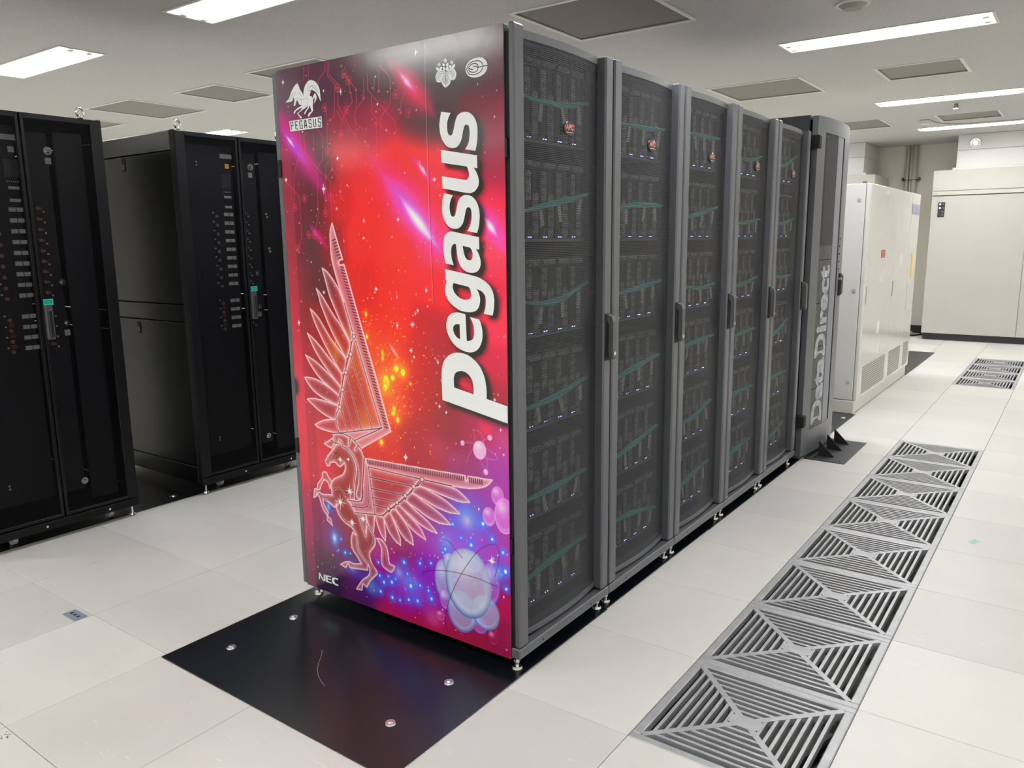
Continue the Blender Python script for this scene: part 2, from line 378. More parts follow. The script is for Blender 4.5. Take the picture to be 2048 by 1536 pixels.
# vents
for cx, cy, h, lab in VENTS:
    r = root('ceiling_vent', (cx, cy, CEIL), lab, 'ceiling vent', 'ceiling vents'); z = CEIL
    frame_mb(cx-h-.012, cx+h+.012, cy-h-.012, cy+h+.012, .026, z-.007, z+.002).build('vent_frame', M['frame'], r)
    Box(cx-h, cx+h, cy-h, cy+h, z+.035, z+.04).build('vent_back', M['ventback'], r)
    s = MB(); n = int(round(2*h/.022)); p = 2*h/n
    for k in range(n):
        x = cx-h+(k+.5)*p
        s.add([(x-.0095, cy-h, z+.001), (x+.0075, cy-h, z+.012), (x+.0075, cy+h, z+.012), (x-.0095, cy+h, z+.001)], [(0, 1, 2, 3)])
    tag(s.build('louvre_grid', M['slat'], r), kind='stuff')
# smoke detector, sprinkler, ceiling cable
r = root('smoke_detector', (.16, 3.1, CEIL), 'round white detector on the ceiling at the top edge, left of the nearest right lamp', 'smoke detector'); z = CEIL
MB().cyl((.16, 3.1, z), (.16, 3.1, z-.012), .095, n=28).build('base_plate', M['frame'], r)
MB().cyl((.16, 3.1, z-.012), (.16, 3.1, z-.034), .078, .05, n=28).build('sensor_cap', M['slat'], r)
r = root('sprinkler', (.17, 7.36, CEIL), 'small fire sprinkler hanging from the ceiling between the far lamps', 'sprinkler')
MB().cyl((.17, 7.36, z), (.17, 7.36, z-.008), .045, n=18).build('escutcheon', M['frame'], r)
MB().cyl((.17, 7.36, z-.008), (.17, 7.36, z-.045), .016, .022, n=12).build('nozzle', M['bracket'], r)
MB().cyl((.17, 7.36, z-.06), (.17, 7.36, z-.064), .045, n=18).cyl((.17, 7.36, z-.045), (.17, 7.36, z-.06), .005, n=8).build('deflector', M['steel'], r)
r = root('ceiling_conduit', (-.28, 8.5, CEIL), 'thin white cable run along the ceiling with a small end box near the far lamp', 'cable conduit')
Box(-.33, -.22, 8.42, 8.52, z-.05, z, .008).build('junction_box', M['frame'], r)
MB().tube([(-.24, 8.52, z-.012), (-.2, 8.8, z-.012), (-.1, 9.02, z-.012), (.1, 9.09, z-.012), (.4, 9.1, z-.012), (1.8, 9.1, z-.012)], .011, 8).build('conduit', M['frame'], r, True)

# ================================================================ floor grilles
def make_grille_parts(h):
    """slat meshes of one cast floor grille, centred at 0, half size h"""
    t = .028; fw = .028; fr = frame_mb(-h, h, -h, h, fw, -t, 0, .003)
    fr2 = MB().box(-h, h, -h, h, 0, 0) if False else None
    a = h-fw; dw = .0095
    rib = MB()
    for s in (1, -1):
        d = Vector((1, s, 0)).normalized(); n = Vector((-s, 1, 0)).normalized()*dw
        p0, p1 = -a*1.40*d, a*1.40*d
        pts = [p0+n, p1+n, p1-n, p0-n]; rib.prism([(q.x, q.y) for q in pts], 2, -t, -.0005)
    rib.prism([(-.05, -.016), (-.03, -.03), (.03, -.03), (.05, -.016), (.05, .016), (.03, .03), (-.03, .03), (-.05, .016)], 2, -t, 0)
    slats = []
    n = 8; p = a/(n+.9)
    for q in range(4):
        for k in range(1, n+1):
            o = a - k*p + p*.02; w = .0049
            L0, L1 = o+w, o-w
            if L1 < .04: continue
            poly = [(L0, -L0+.004), (L0, L0-.004), (L1, L1-.004), (L1, -L1+.004)]
            c, s = ((1, 0), (0, 1), (-1, 0), (0, -1))[q]
            slats.append(MB().prism([(x*c-y*s, x*s+y*c) for x, y in poly], 2, -t+.004, -.0012))
    return fr, rib, slats
fr, rib, slats = make_grille_parts(TP/2-.0008)
fr_me, rib_me = fr.mesh('grille_frame'), rib.mesh('diagonal_ribs'); sl_me = [s.mesh('slat') for s in slats]
alls = MB()
for s in slats: alls.add(s.v, s.f)
all_me = alls.mesh('slat_field')
ORD = ['first', 'second', 'third', 'fourth', 'fifth', 'sixth', 'seventh', 'eighth']
for L, nm in ((GR_NEAR, 'long'), (GR_FAR, 'far')):
    for n, (i, j) in enumerate(L):
        lab = f'cast aluminium floor grille, {ORD[n]} from the camera in the long row of eight' if nm == 'long' else f'cast aluminium floor grille, {ORD[n]} from the camera in the far short row of four'
        r = root('floor_grille', (tile_x(i)+TP/2, tile_y(j)+TP/2, 0), lab, 'floor grille', 'cast aluminium floor grilles')
        link('grille_frame', fr_me, M['alu'], r); link('diagonal_ribs', rib_me, M['alu'], r)
        if nm == 'long':
            for me in sl_me: link('slat', me, M['alu'], r)
        else: tag(link('slat_field', all_me, M['alu'], r), kind='stuff')
# cables lying in the underfloor void
for n, (pts, rad) in enumerate([([(.5, -.3, -.41), (.75, .1, -.40), (.7, .5, -.41), (.82, .9, -.38), (.6, 1.4, -.41)], .012), ([(.93, 1.5, -.41), (.82, 1.7, -.38), (.9, 2.0, -.41)], .008),
                                ([(.92, -.2, -.40), (.94, .4, -.40), (.92, 1.1, -.40)], .016), ([(.45, 2.1, -.41), (.8, 2.35, -.38), (.9, 2.8, -.41)], .012)]):
    tag(MB().tube([Vector(pts[k])*(1-f)+Vector(pts[k+1])*f for k in range(len(pts)-1) for f in (0, .25, .5, .75)]+[pts[-1]], rad, 8).build('underfloor_cable', M['cable'], None, True),
        ['thick black cable in the void below the nearest floor grilles', 'thin black cable curling in the void below the fourth floor grille', 'thickest black cable running along the void below the first three floor grilles', 'black cable in the void below the fifth and sixth floor grilles'][n], 'cable', 'cables in the underfloor void')
# outlet plate, tape marker, printed floor mark
r = root('floor_outlet', (-1.667, -.63, 0), 'small blue-grey outlet plate set in the floor, lower left', 'floor outlet')
Box(-1.716, -1.618, -.656, -.606, .0002, .003, .0012).build('cover_plate', M['greyblue'], r)
for x in (-1.69, -1.665, -1.64): Box(x-.007, x+.005, -.637, -.624, .0025, .0036).build('socket_hole', M['blackmat'], r)
tag(MB().prism([(1.056, 2.136), (1.077, 2.195), (1.104, 2.168), (1.079, 2.114)], 2, .0002, .0007).build('tape_marker', M['green']), 'small pale green tape marker on the floor right of the grilles', 'tape marker')
sm = MB(); rr_ = random.Random(3)
for k in range(14):
    x, y = -1.075+rr_.random()*.035, -1.135+rr_.random()*.03; sm.box(x, x+.006, y, y+.003, .0001, .0004)
tag(sm.build('floor_stamp', M['inkg']), 'small smudged dark print on the floor at the lower left edge', 'floor mark')

# ================================================================ server rack row
XB = -1.07                          # rack back
def door_x(y):                      # bulging mesh profile, y local to door 0..0.6
    return -.036 + .017*(1-((y-.2975)/.2475)**2)
def make_rack():
    """one 600 mm rack, y 0..0.6"""
    r = root('server_rack', (-.5, .3, 0), '', 'server rack')
    MB().box(XB, -.04, .008, .592, 1.985, 2.005, .003).build('roof', M['rackdark'], r)
    MB().box(XB, -.04, .01, .59, .055, .075).build('base_pan', M['rackdark'], r)
    MB().box(XB, XB+.02, .01, .59, .075, 1.985).build('rear_panel', M['interior'], r)
    for y0, y1 in ((.004, .012), (.588, .596)): MB().box(XB+.02, -.04, y0, y1, .075, 1.985).build('side_wall', M['interior'], r)
    for y in (.02, .545): MB().box(-.13, -.085, y, y+.035, .075, 1.985, .002).build('mounting_rail', M['rackdark'], r)
    b = MB().box(-.035, 0, .002, .598, .055, .0905, .003).build('bottom_rail', M['rack'], r)
    for y in (.14, .46): MB().cyl((-.002, y, .071), (.0006, y, .071), .004, n=8).build('bolt_hole', M['blackmat'], r)
    # door
    d = MB(); d.box(-.022, 0, .003, .055, .0935, 2.022, .005); d.box(-.05, -.001, .541, .593, .0935, 2.022, .006)
    ny = 22; ys_ = [.05+(.545-.05)*k/ny for k in range(ny+1)]
    for z0, z1 in ((1.995, 2.019), (.1, .122)):
        P = [(door_x(y)+.0015, y) for y in ys_]; Q = [(-.06, y) for y in reversed(ys_)]
        d.prism(P+Q, 2, z0, z1)
    door = d.build('door', M['rack'], r)
    # sheet thickness: front and back face of the perforated steel
    MB().grid([[(door_x(y), y, z) for y in ys_] for z in (.122, 1.995)]).grid([[(door_x(y)-.0018, y, z) for y in ys_] for z in (.122, 1.995)]).build('perforated_panel', M['mesh'], door, True)
    # badge
    bd = MB(); n = 28; bx0 = door_x(.327); cy, cz = .327, 1.763
    ring = lambda ry, rz, x: [(x, cy+ry*math.cos(2*math.pi*k/n), cz+rz*math.sin(2*math.pi*k/n)) for k in range(n)]
    L = [ring(.031, .0215, bx0), ring(.034, .0235, bx0+.004), ring(.031, .0215, bx0+.007)]
    bd.add([p for q in L for p in q], [(a*n+k, a*n+(k+1) % n, (a+1)*n+(k+1) % n, (a+1)*n+k) for a in (0, 1) for k in range(n)]+[tuple(range(2*n, 3*n))])
    bd.build('badge', M['badge'], door, True)
    place_text('badge_lettering', 'APC', .024, ((0, 1, 0), (0, 0, 1)), (bx0+.0076, cy-.001, cz+.003), M['badgered'], door, bold=.0011)
    MB().box(bx0+.0071, bx0+.0076, cy-.022, cy+.022, cz-.0135, cz-.0115).build('badge_line', M['label_grey'], door)
    # handle
    MB().box(-.001, .004, .546, .586, .978, 1.148, .002).build('handle_plate', M['blackmat'], door)
    hd = MB(); hd.prism([(.002, 1.146), (.024, 1.138), (.03, 1.12), (.03, .99), (.024, .983), (.018, .99), (.012, 1.0), (.014, 1.11), (.002, 1.126)], 1, .553, .579)
    hd.build('handle', M['handle'], door)
    MB().cyl((.028, .566, 1.005), (.032, .566, 1.005), .0075, n=14).build('lock', M['steel'], door)
    for y in (.035, .565):
        for x in (-.035, -1.03):
            ft = MB().cyl((x, y, .012), (x, y, .056), .006, n=8).cyl((x, y, .004), (x, y, .012), .019, .016, n=12).cyl((x, y, .026), (x, y, .036), .0115, n=6); ft.build('levelling_foot', M['steel'], r)
    return r
M['badge'] = mat('badge_chrome', (.10, .09, .09), .25, metal=.6)
M['badgered'] = mat('badge_red', (.62, .16, .14), .35)
M['handle'] = mat('handle_grey', (.085, .087, .092), .4)
rack0 = make_rack(); RACKS = [rack0]
for k in range(1, 5):
    c = copy_tree(rack0); c.location = (-.5, .3+.6*k, 0); RACKS.append(c)
RN = ['artwork rack', 'second rack from the artwork', 'third rack from the artwork', 'fourth rack from the artwork', 'fifth rack from the artwork']
for k, c in enumerate(RACKS):
    tag(c, ['dark grey server rack nearest the camera, its side covered by red space artwork', 'dark grey server rack with curved mesh door, second from the artwork panel', 'dark grey server rack with curved mesh door, third from the artwork panel',
            'dark grey server rack with curved mesh door, fourth from the artwork panel', 'dark grey server rack with curved mesh door, fifth, beside the tall storage rack'][k], 'server rack', 'row of five mesh-door server racks')
# ---------------------------------------------------------------- servers and cables inside
CB = [1.722, 1.411, 1.098, .785, .472, .158]; CH = .252; CX = -.085
def make_chassis():
    r = root('server_chassis', (CX, .3, 0), '', 'server chassis')
    MB().box(-.85, CX-.012, .072, .528, 0, CH).build('enclosure', M['interior'], r)
    MB().box(CX-.012, CX+.004, .070, .530, -.006, .003).build('bottom_lip', M['node'], r)
    for q in range(5):
        y0 = .075+q*.09; nd = MB()
        nd.box(CX-.012, CX-.004, y0+.001, y0+.088, .004, CH-.002)                  # back sheet
        nd.box(CX-.004, CX+.006, y0+.002, y0+.005, .004, CH-.004); nd.box(CX-.004, CX+.004, y0+.043, y0+.045, .004, CH-.03)
        nd.box(CX-.004, CX+.006, y0+.085, y0+.0885, .004, CH-.004); nd.box(CX-.004, CX+.008, y0+.004, y0+.086, CH-.03, CH-.026)
        n_ = nd.build('blade_node', M['nodebody'], r)
        MB().box(CX-.004, CX+.003, y0+.007, y0+.040, .125, CH-.034).build('upper_vent', M['nodevent'], n_)
        MB().box(CX-.004, CX+.003, y0+.048, y0+.082, .006, .150).build('lower_vent', M['nodevent'], n_)
        MB().box(CX-.002, CX+.012, y0+.008, y0+.082, CH-.022, CH-.004, .003).build('top_bracket', M['nodevent'], n_)
        for k in range(2):
            MB().box(CX, CX+.012, y0+.010+k*.014, y0+.015+k*.014, .020, .036).build('latch', M['latch'], n_)
            MB().box(CX+.002, CX+.006, y0+.020+k*.014, y0+.0225+k*.014, .008, .0105).build('power_light', M['led'], n_)
    return r
M['nodebody'] = mat('blade_node_metal', (.018, .018, .021), .5)
ch0 = make_chassis(); first = True
POSW = ['topmost', 'second', 'third', 'fourth', 'fifth', 'lowest']
for k in range(5):
    for q, zb in enumerate(CB):
        c = ch0 if first else copy_tree(ch0); first = False
        c.location = (CX, .3+.6*k, zb); tag(c, f'blade server chassis, {POSW[q]} of six downwards, in the {RN[k]}', 'server chassis', 'blade server chassis in the mesh-door racks')
        # teal cable bundle with hanging tags
        R = random.Random(k*10+q); zc = zb+.118; y0 = .6*k
        r = root('cable_bundle', (CX+.03, y0+.3, zc), f'tagged teal cable bundle on the {POSW[q]} chassis of the {RN[k]}', 'cable bundle', 'teal cable bundles on the server chassis')
        a, b, s = R.uniform(-.05, .02), R.uniform(-.03, .05), R.uniform(-.035, .02)
        for t in range(3):
            pts = [(CX+.022+.006*math.sin(f*5+t), y0+.055+.47*f, zc+a*(1-f)+b*f*f+s*math.sin(f*math.pi)+.003*math.sin(f*7+t*2)+(t-1)*.003) for f in [i/14 for i in range(15)]]
            MB().tube(pts, .0052, 5).build('cable', M['tealcable'], r, True)
        for t in range(4):
            f = (.12, .34, .62, .86)[t]+R.uniform(-.04, .04); yy = y0+.055+.47*f; zz = zc+a*(1-f)+b*f*f+s*math.sin(f*math.pi)-.008; sl = R.uniform(-.018, .018)
            MB().prism([(yy-.010, zz), (yy+.010, zz), (yy+.010+sl, zz-R.uniform(.045, .065)), (yy-.010+sl, zz-.055)], 0, CX+.028, CX+.0295).build('tag', M['tagw'], r)
# ---------------------------------------------------------------- black plates under the row
def plate(name, x0, x1, y0, y1, m_, label, bolts=(), t=.004):
    r = root(name, ((x0+x1)/2, (y0+y1)/2, 0), label, 'floor plate', 'dark steel floor plates')
    Box(x0, x1, y0, y1, .0003, t, .0015).build('plate', m_, r)
    for x, y in bolts: MB().cyl((x, y, t), (x, y, t+.004), .017, .015, n=16).cyl((x, y, t+.004), (x, y, t+.008), .0095, .006, n=12).build('bolt', M['steel'], r)
    return r
r = plate('floor_plate', -1.092, .006, -.612, .58, M['plate'], 'glossy black steel plate on the floor in front of the artwork panel', [(-.944, -.435), (-.943, -.162), (-.164, -.165), (-.164, -.432)])
MB().tube([(-.665, -.262, .004), (-.640, -.285, .004), (-.620, -.310, .004), (-.605, -.330, .004), (-.580, -.355, .004), (-.550, -.378, .004), (-.515, -.397, .004), (-.48, -.41, .004)], .0008, 4).build('scratch', M['inkg'], r)
plate('floor_plate', -1.092, .001, .583, 1.60, M['plate'], 'black steel plate under the racks, first behind the front plate')
plate('floor_plate', -1.092, .004, 1.603, 3.12, M['plate'], 'black steel plate under the far racks up to the tall storage rack')
